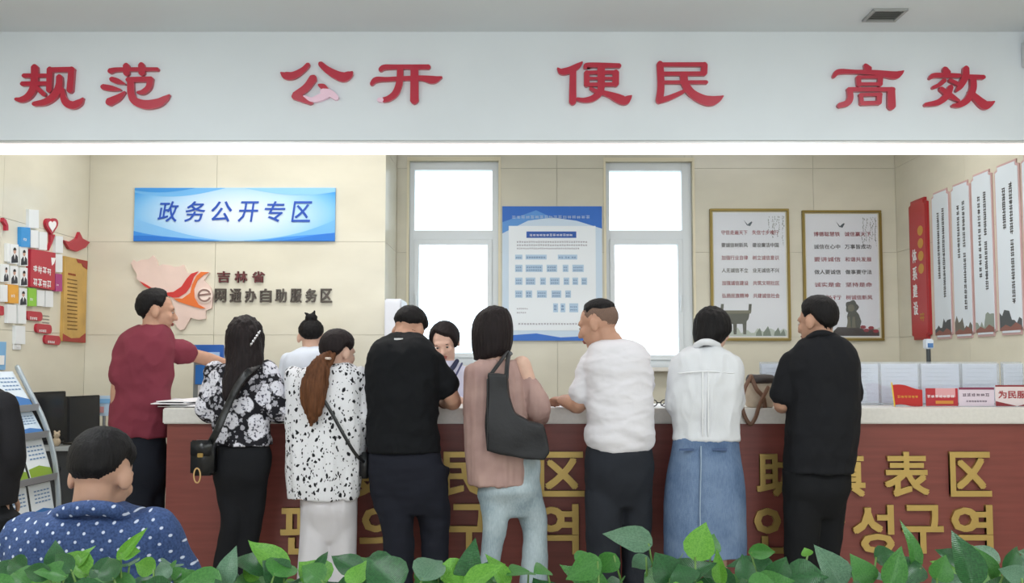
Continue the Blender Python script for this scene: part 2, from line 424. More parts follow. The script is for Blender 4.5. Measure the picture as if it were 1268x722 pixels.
# ceiling vent
def vent():
    p = [WZ(1080, 10.5, ZC-.001), WZ(1123, 10.5, ZC-.001), WZ(1110, 25, ZC-.001), WZ(1069, 25, ZC-.001)]
    x0 = (p[0].x+p[3].x)/2; x1 = (p[1].x+p[2].x)/2; y0 = p[2].y; y1 = p[0].y
    y0, y1 = min(y0, y1), max(y0, y1)
    t = empty('ceiling_vent', 'small grey slatted air vent in the white ceiling', 'air vent', ((x0+x1)/2, (y0+y1)/2, ZC-.012))
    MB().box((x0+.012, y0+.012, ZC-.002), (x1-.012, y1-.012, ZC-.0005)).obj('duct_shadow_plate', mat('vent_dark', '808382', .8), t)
    m = mat('vent_grey', '9a9d9e', .5); mb = MB()
    for a in (((x0, y0), (x1, y0+.014)), ((x0, y1-.014), (x1, y1)), ((x0, y0+.014), (x0+.014, y1-.014)), ((x1-.014, y0+.014), (x1, y1-.014))): mb.box((*a[0], ZC-.012), (*a[1], ZC-.0004))
    mb.obj('frame', m, t)
    n = 5
    for i in range(n):
        y = y0+.014 + (y1-y0-.028)*(i+.5)/n
        MB().add([(x0+.014, y-.012, ZC-.010), (x1-.014, y-.012, ZC-.010), (x1-.014, y+.008, ZC-.003), (x0+.014, y+.008, ZC-.003)], [(0, 1, 2, 3)]).prism([(x0+.014, y-.012, ZC-.011), (x1-.014, y-.012, ZC-.011), (x1-.014, y+.008, ZC-.004), (x0+.014, y+.008, ZC-.004)], (0, 0, .001)).obj('slat', m, t)
vent()
p = W(1270, 70, YH0)
sp = empty('wall_speaker', 'white box speaker on the header at the right edge of view', 'speaker', (p.x+.03, YH0-.05, p.z-.08))
MB().box((p.x-.025, YH0-.10, p.z-.075), (p.x+.12, YH0, p.z+.08)).obj('body', mat('speaker_white', 'c9ccce', .5), sp, .012)
MB().box((p.x-.01, YH0-.104, p.z-.06), (p.x+.105, YH0-.0985, p.z+.065)).obj('grille', mat('speaker_grille', 'b4b7b9', .8), sp)

# ================================================================ header lettering
red_m = mat('red_acrylic', 'b5243c', .3, coat=.3)
pink_m = mat('pale_pink', 'ecc9dc', .5)  # pale pink for parts of some red characters
Z = 1268/240
CH = {
'规': (0, [[(165,185,28),(315,184,24)],[(155,238,30),(320,235,26)],[(238,128,46),(238,200,48),(228,270,48),(195,320,44),(150,342,36),(114,338,20)],[(250,262,30),(300,308,30)],
   [(338,142,40),(332,283,36)],[(330,147,30),(488,145,34)],[(480,142,40),(468,283,42)],[(400,192,40),(398,250,45),(370,310,48),(310,355,42),(232,370,28)],[(420,272,24),(427,330,40),(450,365,50),(490,378,50),(530,360,42),(555,332,10)]]),
'范': (0, [[(728,155,36),(790,145,28),(1040,143,24)],[(835,118,42),(837,172,42)],[(934,114,42),(938,170,44)],[(738,207,32),(780,222,36),(828,240,10)],[(682,258,36),(740,268,36),(798,277,12)],[(826,292,14),(780,330,42),(722,358,52)],
   [(845,212,34),(1000,208,34)],[(992,208,42),(982,260,38),(945,292,34),(910,295,18)],[(864,215,44),(868,300,46),(892,350,50),(960,374,58),(1040,364,56),(1090,335,38),(1118,310,8)]]),
'公': (330, [[(278,112,28),(240,150,36),(180,184,48),(130,184,48),(100,166,12)],[(357,107,34),(400,145,44),(460,180,56),(510,194,62),(550,175,42),(565,160,12)],[(312,200,52),(265,262,48),(192,316,48)],[(185,320,40),(240,336,44),(296,358,36)],[(348,246,18),(375,258,38),(405,276,20)]]),
'开': (330, [[(748,146,30),(775,130,34),(860,128,30),(1064,128,32)],[(690,240,24),(720,212,36),(800,208,28),(1000,200,32),(1090,212,50),(1148,195,12)],[(878,135,42),(872,230,44),(848,296,44),(806,332,38),(768,343,32)],[(970,138,50),(970,350,56)]]),
'便': (680, [[(215,96,10),(185,122,36),(130,150,44),(80,158,40),(54,136,10)],[(155,150,42),(152,358,48)],[(234,130,30),(262,116,32),(458,120,30)],[(244,165,36),(244,245,36)],[(240,165,24),(440,163,24)],[(434,162,42),(432,240,44)],[(255,203,18),(430,203,18)],[(250,244,24),(440,242,26)],
   [(338,120,48),(338,255,46),(325,300,44),(280,335,40),(225,345,30),(182,338,22)],[(268,268,20),(310,288,28),(380,305,36),(440,330,55),(490,348,58),(520,330,34),(536,316,8)]]),
'民': (680, [[(722,106,44),(728,250,46),(718,348,48)],[(715,112,26),(1018,112,28)],[(1012,112,40),(1008,170,42)],[(735,172,26),(1012,172,28)],[(745,228,22),(1026,228,24)],[(710,350,38),(780,330,34),(860,295,26),(895,274,18)],[(875,178,48),(886,240,50),(930,300,52),(1000,340,60),(1055,350,64),(1105,335,38),(1134,318,8)]]),
'高': (1020, [[(264,116,26),(285,145,50)],[(58,190,24),(90,160,34),(200,160,26),(330,166,34),(450,182,50),(490,170,34),(513,154,8)],[(218,195,32),(222,246,32)],[(212,194,20),(372,194,20)],[(362,195,34),(358,244,34)],[(216,240,22),(368,240,22)],[(152,275,28),(448,275,28)],[(162,278,36),(165,330,40),(145,364,40),(92,380,32)],[(432,278,48),(434,388,54)],[(235,308,24),(240,368,28)],[(228,310,22),(366,308,22)],[(356,308,34),(352,362,34)],[(238,366,26),(358,362,26)]]),
'效': (1020, [[(782,140,36),(800,170,48)],[(685,200,22),(720,183,32),(880,185,28)],[(780,215,30),(745,245,26),(706,262,22)],[(815,213,24),(864,238,26)],[(820,258,36),(795,315,42),(740,358,38),(655,374,24)],[(756,270,30),(810,310,38),(875,350,18)],[(920,136,40),(915,190,46),(885,250,38),(858,284,18)],[(910,192,30),(1036,195,28)],[(965,200,40),(965,270,44),(930,340,44),(880,374,36),(833,380,20)],[(945,292,34),(990,335,46),(1040,376,58),(1076,370,38),(1104,354,8)]]),
}
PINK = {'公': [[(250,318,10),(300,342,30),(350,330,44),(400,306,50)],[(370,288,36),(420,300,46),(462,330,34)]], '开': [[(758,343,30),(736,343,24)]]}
ORD = {'规': 'first on the left', '范': 'second from the left', '公': 'third, with a pale pink patch', '开': 'fourth from the left', '便': 'fifth from the left', '民': 'sixth from the left', '高': 'seventh from the left', '效': 'last on the right'}
def brush(name, strokes, ox, m, parent, base):
    mb = MB()
    for i, st in enumerate(strokes):
        pts = [W(ox + x/Z, 60 + y/Z, YH0) for x, y in stroke(st)]
        th = .022 + .0003*i + base
        mb.prism([p - V((0, th, 0)) for p in pts], (0, th, 0))
    o = mb.obj(name, m, parent); return o
for ch, (ox, st) in CH.items():
    lab = 'red raised clerical-script character %s on the white header, %s' % (ch, ORD[ch])
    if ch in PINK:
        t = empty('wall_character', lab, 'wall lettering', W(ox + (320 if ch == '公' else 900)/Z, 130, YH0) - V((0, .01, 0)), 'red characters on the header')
        brush('strokes', st, ox, red_m, t, 0); pk = brush('pink_patch', PINK[ch], ox, pink_m, t, .004); pk['label'] = 'pale pink patch among the red strokes'
    else: tag(brush('wall_character', st, ox, red_m, None, 0), lab, 'wall lettering', 'red characters on the header')

# ================================================================ counter
wood = mat('red_wood_laminate', '82463f', .38, var=.10, vscale=5, stretch=(.6, 1, 9), spec=.4)
stone = mat('white_counter_stone', 'd9d6d0', .3, var=.04, vscale=60)
XC0, XC1 = W(205, 600, 5.55).x, 3.6
YC, ZCT = 5.55, 1.10
ct = empty('service_counter', 'long service counter with red wood front panels and white stone top', 'counter', ((XC0+2.97)/2, YC+.3, 0))
XC1 = 2.975
n = 4; pw = (XC1-XC0)/n
for i in range(n): MB().box((XC0+pw*i+.0012, YC, .08), (XC0+pw*(i+1)-.0012, YC+.02, ZCT-.085)).obj('front_panel', wood, ct, .001)
MB().box((XC0, YC+.022, .08), (XC0+.02, YC+.55, ZCT-.085)).obj('side_panel', wood, ct)
MB().box((XC0+.022, YC+.022, .02), (XC1, YC+.5, ZCT-.087)).obj('carcass', mat('carcass_board', '8b7d70', .7), ct)
MB().box((XC0+.01, YC+.015, .0), (XC1, YC+.03, .08)).obj('plinth', mat('plinth_steel', '8d8d8d', .4, .6), ct)
MB().box((XC0-.015, YC-.03, ZCT-.085), (XC1, YC+.60, ZCT)).obj('top', stone, ct, .006)
gold = mat('brushed_gold', 'c4a765', .36, .7, bump=.1, bscale=200)
NTH = ('first', 'second', 'third', 'fourth', 'fifth', 'sixth', 'seventh', 'eighth')
def gold_char(ch, px, py, w, h, lab, grp):
    c = W(px, py, YC-.013)
    o = letters('counter_character', ch, None, gold, (0, 0, 0), w*5.54/1250 - .01, h*5.54/1250 - .01, .012, .0058)
    o.location = c; tag(o, lab, 'raised lettering', grp)
for i, ch in enumerate('便民区'): gold_char(ch, 455+120*i, 587, 56, 54, 'gold raised character %s, %s of the upper left row on the counter' % (ch, NTH[i]), 'gold characters on the counter')
for i, ch in enumerate('편의구역'): gold_char(ch, 373+[0, 98, 208, 318][i], 655, 50, 60, 'gold Korean syllable %s, %s of the lower left row on the counter' % (ch, NTH[i]), 'gold characters on the counter')
for i, ch in enumerate('自助填表区'): gold_char(ch, 885+79*i, 587, 54 if i != 4 else 50, 54, 'gold raised character %s, %s of the upper right row on the counter' % (ch, NTH[i]), 'gold characters on the counter')
for i, ch in enumerate('본인작성구역'): gold_char(ch, 898+61*i, 655, 50, 58, 'gold Korean syllable %s, %s of the lower right row on the counter' % (ch, NTH[i]), 'gold characters on the counter')
# ================================================================ wall signs
def board(name, label, cat, c, w, h, m, dirs=FRONT, th=.015, group=None):
    """flat panel hung on a wall; c is its centre on the wall"""
    M = basis(c, *dirs); n = M.to_3x3() @ V((0, 0, 1))
    t = empty(name, label, cat, M @ V((0, -h/2, th/2)), group)
    MB().prism([M @ V(p) for p in ((-w/2, -h/2, 0), (w/2, -h/2, 0), (w/2, h/2, 0), (-w/2, h/2, 0))], n*th).obj('board', m, t, .001)
    return t, M
def poly(name, pts, M, z, th, m, parent):
    n = M.to_3x3() @ V((0, 0, 1))
    return MB().prism([M @ V((x, y, z)) for x, y in pts], n*th).obj(name, m, parent)
def rectp(x, y, w, h): return [(x-w/2, y-h/2), (x+w/2, y-h/2), (x+w/2, y+h/2), (x-w/2, y+h/2)]
def ramp_mat(name, stops, axis='Z', lo=0, hi=1, rough=.45, wave=0):
    """printed colour gradient along an object axis"""
    m = bpy.data.materials.new(name); m.use_nodes = True; N, L = nodes(m); b = N['Principled BSDF']; b.inputs['Roughness'].default_value = rough
    tc = N.new('ShaderNodeTexCoord'); sp = N.new('ShaderNodeSeparateXYZ'); L.new(tc.outputs['Object'], sp.inputs[0])
    mr = N.new('ShaderNodeMapRange'); mr.inputs[1].default_value = lo; mr.inputs[2].default_value = hi; L.new(sp.outputs[axis], mr.inputs[0])
    src = mr.outputs[0]
    if wave:
        nz = N.new('ShaderNodeTexNoise'); nz.inputs['Scale'].default_value = 2.2; nz.inputs['Detail'].default_value = 1; L.new(tc.outputs['Object'], nz.inputs[0])
        ad = N.new('ShaderNodeMath'); ad.operation = 'MULTIPLY_ADD'; ad.inputs[1].default_value = wave; L.new(nz.outputs[0], ad.inputs[0]); L.new(src, ad.inputs[2]); src = ad.outputs[0]
    r = N.new('ShaderNodeValToRGB'); e = r.color_ramp.elements
    while len(e) < len(stops): e.new(.5)
    for k, (p, c) in enumerate(stops): e[k].position = p; e[k].color = lin(c)
    L.new(src, r.inputs[0]); L.new(r.outputs[0], b.inputs['Base Color']); return m
rng = random.Random(3)
ink = mat('navy_ink', '2f5fb0', .5); blk = mat('black_ink', '2c2624', .5); redink = mat('red_ink', '8a2030', .5); wht = mat('white_print', 'f4f4f4', .5)
# blue banner
a, b = W(168, 233, YL), W(415, 299, YL); bw, bh = b.x-a.x, a.z-b.z; bc = V(((a.x+b.x)/2, YL, (a.z+b.z)/2))
def f_banner(N, L, v, b):
    sp = nd(N, 'ShaderNodeSeparateXYZ'); L.new(v, sp.inputs[0]); sm = None
    for ax, mid, half, k in (('X', bc.x, bw/2, .75), ('Z', bc.z, bh/2, .45)):
        m1 = nd(N, 'ShaderNodeMath', operation='SUBTRACT'); m1.inputs[1].default_value = mid; L.new(sp.outputs[ax], m1.inputs[0])
        m2 = nd(N, 'ShaderNodeMath', operation='MULTIPLY'); m2.inputs[1].default_value = math.sqrt(k)/half; L.new(m1.outputs[0], m2.inputs[0])
        m3 = nd(N, 'ShaderNodeMath', operation='MULTIPLY'); L.new(m2.outputs[0], m3.inputs[0]); L.new(m2.outputs[0], m3.inputs[1])
        if sm is None: sm = m3
        else: s2 = nd(N, 'ShaderNodeMath', operation='ADD'); L.new(sm.outputs[0], s2.inputs[0]); L.new(m3.outputs[0], s2.inputs[1]); sm = s2
    L.new(ramp(N, L, sm.outputs[0], [(0, 'dfeaf8'), (.3, 'bcdcf6'), (.7, '84c2f2'), (1, '4da3ea')]), b.inputs['Base Color'])
bmt = pattern('banner_blue', f_banner, .45, 0)
t, M = board('wall_banner', 'blue and white banner reading 政务公开专区 on the left wall', 'sign', bc, bw, bh, bmt)
def wavepts(y0, amp, ph, th, n=18):
    up = [(-bw/2 + bw*i/n, y0 + amp*sin(ph + 5*i/n) + th*(1 + sin(ph*2 + 4*i/n))/2) for i in range(n+1)]
    return [(bw/2, -bh/2), (-bw/2, -bh/2)] , up
for k, (side, reach, hgt, c_) in enumerate(((-1, .95, .115, '7fbdf0'), (1, .9, .125, '6fb4ee'), (-1, .85, .085, '3c92e4'), (1, .75, .095, '3c8fe2'), (-1, .7, .05, '2276d4'), (1, .55, .05, '2276d4'))):
    n = 16; cr = [(side*bw/2*(1 - reach*i/n), -bh/2 + .004 + 1.35*hgt*(1-i/n)**1.2*(.72 + .28*cos(2.6*i/n + k))) for i in range(n+1)]
    poly('wave_print', [(side*bw/2*(1-reach), -bh/2+.001), (side*bw/2, -bh/2+.001)] + cr, M, .0152+.0006*k, .0005, mat('wave_blue_%d' % k, c_, .45), t)
for k, (side, reach, hgt, c_) in enumerate(((-1, .9, .06, '6fb6ee'), (1, .9, .05, '8cc6f2'), (-1, .6, .03, '3f97e2'))):
    n = 14; cr = [(side*bw/2*(1 - reach*i/n), bh/2 - .003 - hgt*sin(pi*(i+3)/(n+3))) for i in range(n+1)]
    poly('wave_print', [(side*bw/2*(1-reach), bh/2-.001), (side*bw/2, bh/2-.001)] + cr, M, .0152+.0006*k, .0005, mat('wave_top_%d' % k, c_, .45), t)
for i, ch in enumerate('政务公开专区'):
    letters('character', ch, t, mat('royal_blue_print', '1f4fb4', .5), M @ V((-bw/2 + (42+32.8*i)*bw/247, .02, .0195)), 25*bw/247, 25*bw/247, .001, .0013, shear=.15)

# province map emblem and its lettering
def L2(x, y): p = W(150 + x/4.529, 300 + y/4.529, YL); return (p.x, p.z)
def flat(name, pts, m, parent, y0, th):
    return MB().prism([(x, YL - y0, z) for x, z in [L2(*p) for p in pts]], (0, -th, 0)).obj(name, m, parent)
lg = empty('map_emblem', 'pale pink province map emblem with red and orange swoosh beside 吉林省 lettering', 'emblem', W(230, 365, YL) - V((0, .02, 0)))
mp_ = [(62,120),(75,100),(92,112),(120,100),(160,98),(185,75),(205,100),(212,135),(240,125),(285,132),(300,140),(330,138),(355,128),(372,170),(410,178),(440,165),(500,172),(470,215),(505,250),(520,300),(512,372),(478,385),(480,430),(440,436),(395,425),(375,460),(360,488),(335,495),(318,475),(300,440),(310,380),(290,330),(270,295),(200,272),(150,245),(110,222),(92,205),(95,180),(75,150)]
flat('map_plate', mp_, mat('pale_pink_plate', 'e3cabf', .5, var=.04), lg, 0, .022)
flat('red_swoosh', [(112,220),(150,240),(200,270),(250,285),(300,280),(345,250),(375,205),(400,178),(440,165),(415,195),(395,250),(370,285),(330,310),(300,312),(240,292),(180,272),(135,245)], mat('swoosh_red', 'c8302c', .4), lg, .022, .006)
flat('orange_swoosh', [(500,170),(455,168),(430,190),(405,240),(395,285),(350,318),(300,316),(330,335),(390,355),(450,372),(480,372),(440,350),(418,310),(415,265),(435,215),(470,185)], mat('swoosh_orange', 'e0702c', .4), lg, .022, .008)
cx, cy = 475, 300
ring = [(cx+44*cos(a), cy+44*sin(a)) for a in [2*pi*i/28 for i in range(28)]]
flat('emblem_disc', ring, mat('emblem_disc', 'ecd9cf', .5), lg, .022, .010)
gry = mat('emblem_grey', '8d6f66', .5)
for k in range(3):
    pass
e_ring = [(cx+38*cos(a), cy+36*sin(a)) for a in [R(20)+R(310)*i/24 for i in range(25)]] + [(cx+28*cos(a), cy+27*sin(a)) for a in [R(330)-R(310)*i/24 for i in range(25)]]
flat('letter_e', e_ring, gry, lg, .032, .004); flat('letter_e_bar', [(cx-32, cy-6), (cx+36, cy-14), (cx+36, cy-4), (cx-32, cy+5)], gry, lg, .032, .004)
s7 = YL/1250
def wall_chars(body, x0, x1, y, w, h, m, label, grp, dep=.018):
    for i, ch in enumerate(body):
        px = x0 + (x1-x0)*i/(len(body)-1); c = W(px, y, YL - dep/2)
        o = letters('wall_character', ch, None, m, (0, 0, 0), w*s7, h*s7, dep/2, .0016, shear=0)
        o.location = c; tag(o, label % (ch, NTH[i]), 'wall lettering', grp)
wall_chars('吉林省', 277, 320, 343, 15, 13.5, mat('maroon_letter', '5e1f22', .4), 'dark red raised character %s, %s of the upper row beside the map emblem', 'dark red characters on the wall')
wall_chars('网通办自助服务区', 273, 404, 366, 13.5, 16.5, mat('dark_letter', '4a4038', .4), 'slim dark raised character %s, %s of the lower row beside the map emblem', 'dark characters on the wall')

# blue notice between the windows
a, b = W(622, 256, YB), W(746, 422, YB); w, h = b.x-a.x, a.z-b.z; c = V(((a.x+b.x)/2, YB, (a.z+b.z)/2))
t, M = board('notice_board', 'tall blue and white printed notice hung between the two windows', 'notice', c, w, h, mat('notice_pale', 'cfe1f2', .4), th=.02)
q = w/124
poly('blue_header', [(-w/2, h/2), (-w/2, h/2-34*q), (-30*q, h/2-18*q), (0, h/2-14*q), (30*q, h/2-18*q), (w/2, h/2-28*q), (w/2, h/2)], M, .0202, .001, mat('notice_blue', '2f6fcc', .4), t)
poly('light_facet', [(-w/2, h/2-34*q), (-w/2, h/2-20*q), (-20*q, h/2-5*q), (0, h/2-14*q), (-30*q, h/2-18*q)], M, .0212, .0006, mat('notice_blue2', '5f9be0', .4), t)
poly('white_sheet', rectp(0, -6*q, 108*q, 130*q), M, .0212, .0012, mat('notice_sheet', 'eff5fa', .4), t)
poly('blue_footer', [(-w/2, -h/2), (w/2, -h/2), (w/2, -h/2+10*q), (30*q, -h/2+5*q), (10*q, -h/2+4*q), (-20*q, -h/2+9*q), (-w/2, -h/2+6*q)], M, .0224, .0008, mat('notice_blue', ''), t)
poly('title_bar', rectp(-1*q, 48*q, 62*q, 8*q), M, .0226, .001, mat('notice_bar', '2458b0', .4), t)
mb = MB(); marks(mb, M @ V((-50*q, h/2-13*q, .0222)), FRONT, 98*q, 6*q, 17, rng); mb.obj('heading_lettering', mat('pale_blue_print', 'b9cdea', .5), t)
mb = MB(); marks(mb, M @ V((-28*q, 48*q, .0236)), FRONT, 54*q, 4.5*q, 13, rng); mb.obj('title_lettering', wht, t)
mb = MB()
for k in range(3): marks(mb, M @ V((-44*q, (39-4*k)*q, .0224)), FRONT, (88-10*(k == 2))*q, 2.6*q, 30, rng)
marks(mb, M @ V((-44*q, -44*q, .0224)), FRONT, 14*q, 2.2*q, 6, rng); marks(mb, M @ V((-44*q, -49*q, .0224)), FRONT, 12*q, 2.2*q, 5, rng)
marks(mb, M @ V((-42*q, -63*q, .0224)), FRONT, 84*q, 2.4*q, 24, rng); mb.obj('small_print', mat('grey_red_print', '8a7f8c', .5), t)
mb = MB(); cellm = MB()
rows = [(20, [(-45, 7, 3), (-32, 24, 8), (8, 6, 2), (16, 6, 2), (24, 6, 2)]), (6, [(-45, 7, 3), (-32, 19, 7), (-6, 11, 4), (14, 5, 2), (26, 12, 5)]), (-10, [(-45, 7, 3), (-32, 10, 4), (-14, 5, 2), (-2, 10, 4), (15, 5, 2), (26, 5, 2), (37, 5, 2)]), (-26, [(-45, 7, 3), (-32, 6, 2), (-18, 10, 4), (0, 10, 4), (17, 5, 2)]), (-43, [(2, 4, 1), (11, 4, 1), (22, 9, 4)])]
for y, cells in rows:
    for x, ww, n in cells:
        poly('chart_cell', rectp((x+ww/2)*q, y*q, (ww+2)*q, (9 if y not in (20, -43) else 6)*q if y != -43 else 11*q), M, .0225, .0006, mat('cell_blue', 'b9d3ea', .5), t)
        for r in ((1.8, -1.8) if y != 20 else (0,)): marks(mb, M @ V((x*q, (y+r)*q, .0234)), FRONT, ww*q, 3.2*q, n, rng)
mb.obj('chart_lettering', mat('slate_print', '5b7ba8', .5), t)

# two framed posters
goldf = mat('dark_gold_frame', '8a7740', .35, .6)
def poster(x0, y0, x1, y1, rows, kind, label):
    a, b = W(x0, y0, YB), W(x1, y1, YB); w, h = b.x-a.x, a.z-b.z; c = V(((a.x+b.x)/2, YB, (a.z+b.z)/2)); q = w/100
    t = empty('framed_poster', label, 'poster', c - V((0, .012, h/2)), 'gold framed posters')
    M = basis(c, *FRONT)
    f = MB(); e = 3*q
    for p in (((-w/2, -h/2), (w/2, -h/2+e)), ((-w/2, h/2-e), (w/2, h/2)), ((-w/2, -h/2+e), (-w/2+e, h/2-e)), ((w/2-e, -h/2+e), (w/2, h/2-e))):
        A, B = M @ V((*p[0], 0)), M @ V((*p[1], .03)); f.box((A.x, B.y, A.z), (B.x, A.y, B.z))
    f.obj('frame', goldf, t, .003)
    poly('inner_mat', rectp(0, 0, w-2*e, h-2*e), M, .004, .008, mat('cream_mat', 'd8cfae', .5), t)
    poly('sheet', rectp(0, 0, w-2*e-3*q, h-2*e-3*q), M, .0125, .002, mat('poster_sheet', 'dfe3ea', .35, var=.03, vscale=3), t)
    for r, (l1, l2) in enumerate(rows):
        y = h/2 - (30 + 16*r)*q; m_ = redink if r % 2 == 0 or r > 3 else blk
        letters('verse_lettering', l1, t, m_, M @ V((-19*q, y, .0152)), 33*q, 5.6*q, .0006, .0004); letters('verse_lettering', l2, t, m_, M @ V((20*q, y, .0152)), 33*q, 5.6*q, .0006, .0004)
    dk = mat('bird_ink', '41505a', .5)
    poly('bird_print', [(-7*q, h/2-14*q), (-2*q, h/2-20*q), (0, h/2-18*q), (3*q, h/2-16*q), (4*q, h/2-17*q), (1*q, h/2-22*q), (-3*q, h/2-21*q)], M, .0146, .0005, dk, t)
    mb = MB()
    for s_ in range(7):
        x = (26+3.2*s_)*q; y = h/2-6*q
        for k in range(rng.randint(5, 13)):
            x += rng.uniform(-1.5, 1.0)*q; y -= 3*q*rng.uniform(.7, 1.2)
            if x > 43*q: x = 43*q
            g = rng.uniform(.6, 1.3)*q
            mb.prism([M @ V((x, y, .0146)), M @ V((x+g, y-1.6*g, .0146)), M @ V((x+.2*g, y-2.6*g, .0146))], (0, -.0005, 0))
    mb.obj('willow_print', mat('willow_ink', '5f6a5e', .5), t)
    hill = mat('misty_hill', 'b9c4bb', .5)
    poly('hill_print', [(-45*q, -h/2+6*q)] + [(-45*q+90*q*i/22, -h/2+(9+rng.uniform(0, 8))*q) for i in range(23)] + [(45*q, -h/2+6*q)], M, .0146, .0005, hill, t)
    dark = mat('bronze_print', '4d5048', .5)
    if kind == 'ding':
        H0 = -h/2
        for x in (-29, -20, -8): poly('vessel_leg', [((x-2.6)*q, H0+24*q), ((x-1.8)*q, H0+8*q), ((x+1.8)*q, H0+8*q), ((x+2.6)*q, H0+24*q)], M, .0152, .0005, dark, t)
        poly('vessel_print', [(-36*q, H0+36*q), (-35*q, H0+27*q), (-29*q, H0+21*q), (-8*q, H0+21*q), (-3*q, H0+27*q), (-1*q, H0+36*q)], M, .0153, .0006, dark, t)
        poly('vessel_rim', [(-38*q, H0+34*q), (0, H0+34*q), (1*q, H0+38*q), (-38*q, H0+38*q)], M, .0156, .0006, mat('bronze_light', '6b6a58', .5), t)
        for x in (-36, -1): poly('vessel_handle', [((x-2)*q, H0+37*q), ((x+1.6)*q, H0+37*q), ((x+2.4)*q, H0+46*q), ((x-1.2)*q, H0+46*q)], M, .0154, .0006, dark, t)
        for x, s_ in ((10, 1), (20, 1.3), (33, 1.1), (40, .8)): poly('tree_print', [((x-4*s_)*q, H0+6*q), ((x+4*s_)*q, H0+6*q), ((x+3*s_)*q, H0+(8+3*s_)*q), ((x+1*s_)*q, H0+(8+8*s_)*q), ((x-1*s_)*q, H0+(8+5*s_)*q), ((x-3.4*s_)*q, H0+(8+2*s_)*q)], M, .0152, .0005, mat('tree_print', '6f7d70', .5), t)
    else:
        H0 = -h/2
        poly('plinth_print', [(-14*q, H0+6*q), (44*q, H0+6*q), (44*q, H0+11*q), (36*q, H0+15*q), (26*q, H0+14*q), (16*q, H0+17*q), (-8*q, H0+17*q), (-13*q, H0+12*q)], M, .0152, .0005, mat('plinth_print', '3c3634', .5), t)
        poly('lion_body', [(3*q, H0+16*q), (20*q, H0+16*q), (22*q, H0+24*q), (19*q, H0+33*q), (15*q, H0+38*q), (6*q, H0+37*q), (4*q, H0+30*q), (5*q, H0+24*q)], M, .0156, .0006, dark, t)
        for x in (6, 12): poly('lion_leg', [((x-2)*q, H0+16*q), ((x+2.6)*q, H0+16*q), ((x+2)*q, H0+30*q), ((x-1)*q, H0+30*q)], M, .0163, .0005, mat('bronze_light', '6b6a58', .5), t)
        poly('lion_mane', [((10.5+8*(1+.12*cos(5*a_))*cos(a_))*q, H0+(42+8.5*(1+.12*cos(5*a_))*sin(a_))*q) for a_ in [2*pi*i_/20 for i_ in range(20)]], M, .0163, .0005, dark, t)
        poly('lion_face', [((9.5+4.2*cos(a_))*q, H0+(41+4.6*sin(a_))*q) for a_ in [2*pi*i_/12 for i_ in range(12)]], M, .0169, .0004, mat('bronze_light', '6b6a58', .5), t)
        for x, y in ((28, 13), (34, 16), (40, 12), (24, 17)): poly('blossom_print', [((x+4*cos(i))*q, -h/2+(y+2.4*sin(i))*q) for i in (0, 1, 2, 3, 4, 5)], M, .0158, .0004, mat('blossom_red', '8c2f38', .5), t)
    MB().box((c.x-w/2+e, YB-.0245, c.z-h/2+e), (c.x+w/2-e, YB-.0235, c.z+h/2-e)).obj('glazing', glassy('poster_glass', 'ffffff', .03, .12), t)
poster(878, 259, 979, 422, [('守信走遍天下', '失信寸步难行'), ('要诚信树新风', '建设廉洁中国'), ('加强行业自律', '树立诚信意识'), ('人无诚信不立', '业无诚信不兴'), ('加强诚信建设', '共筑文明社区'), ('弘扬民族精神', '共建诚信社会')], 'ding', 'gold framed poster with a bronze vessel print, nearest the right window')
poster(992, 261, 1094, 422, [('博德聪慧铁', '诚信赢天下'), ('诚信在心中', '万事皆成功'), ('要讲诚信', '和谐共发展'), ('做人要诚信', '做事要守法'), ('诚实是金', '坚持是命'), ('言必行', '树诚信新风')], 'lion', 'gold framed poster with a stone lion print, nearest the right corner')

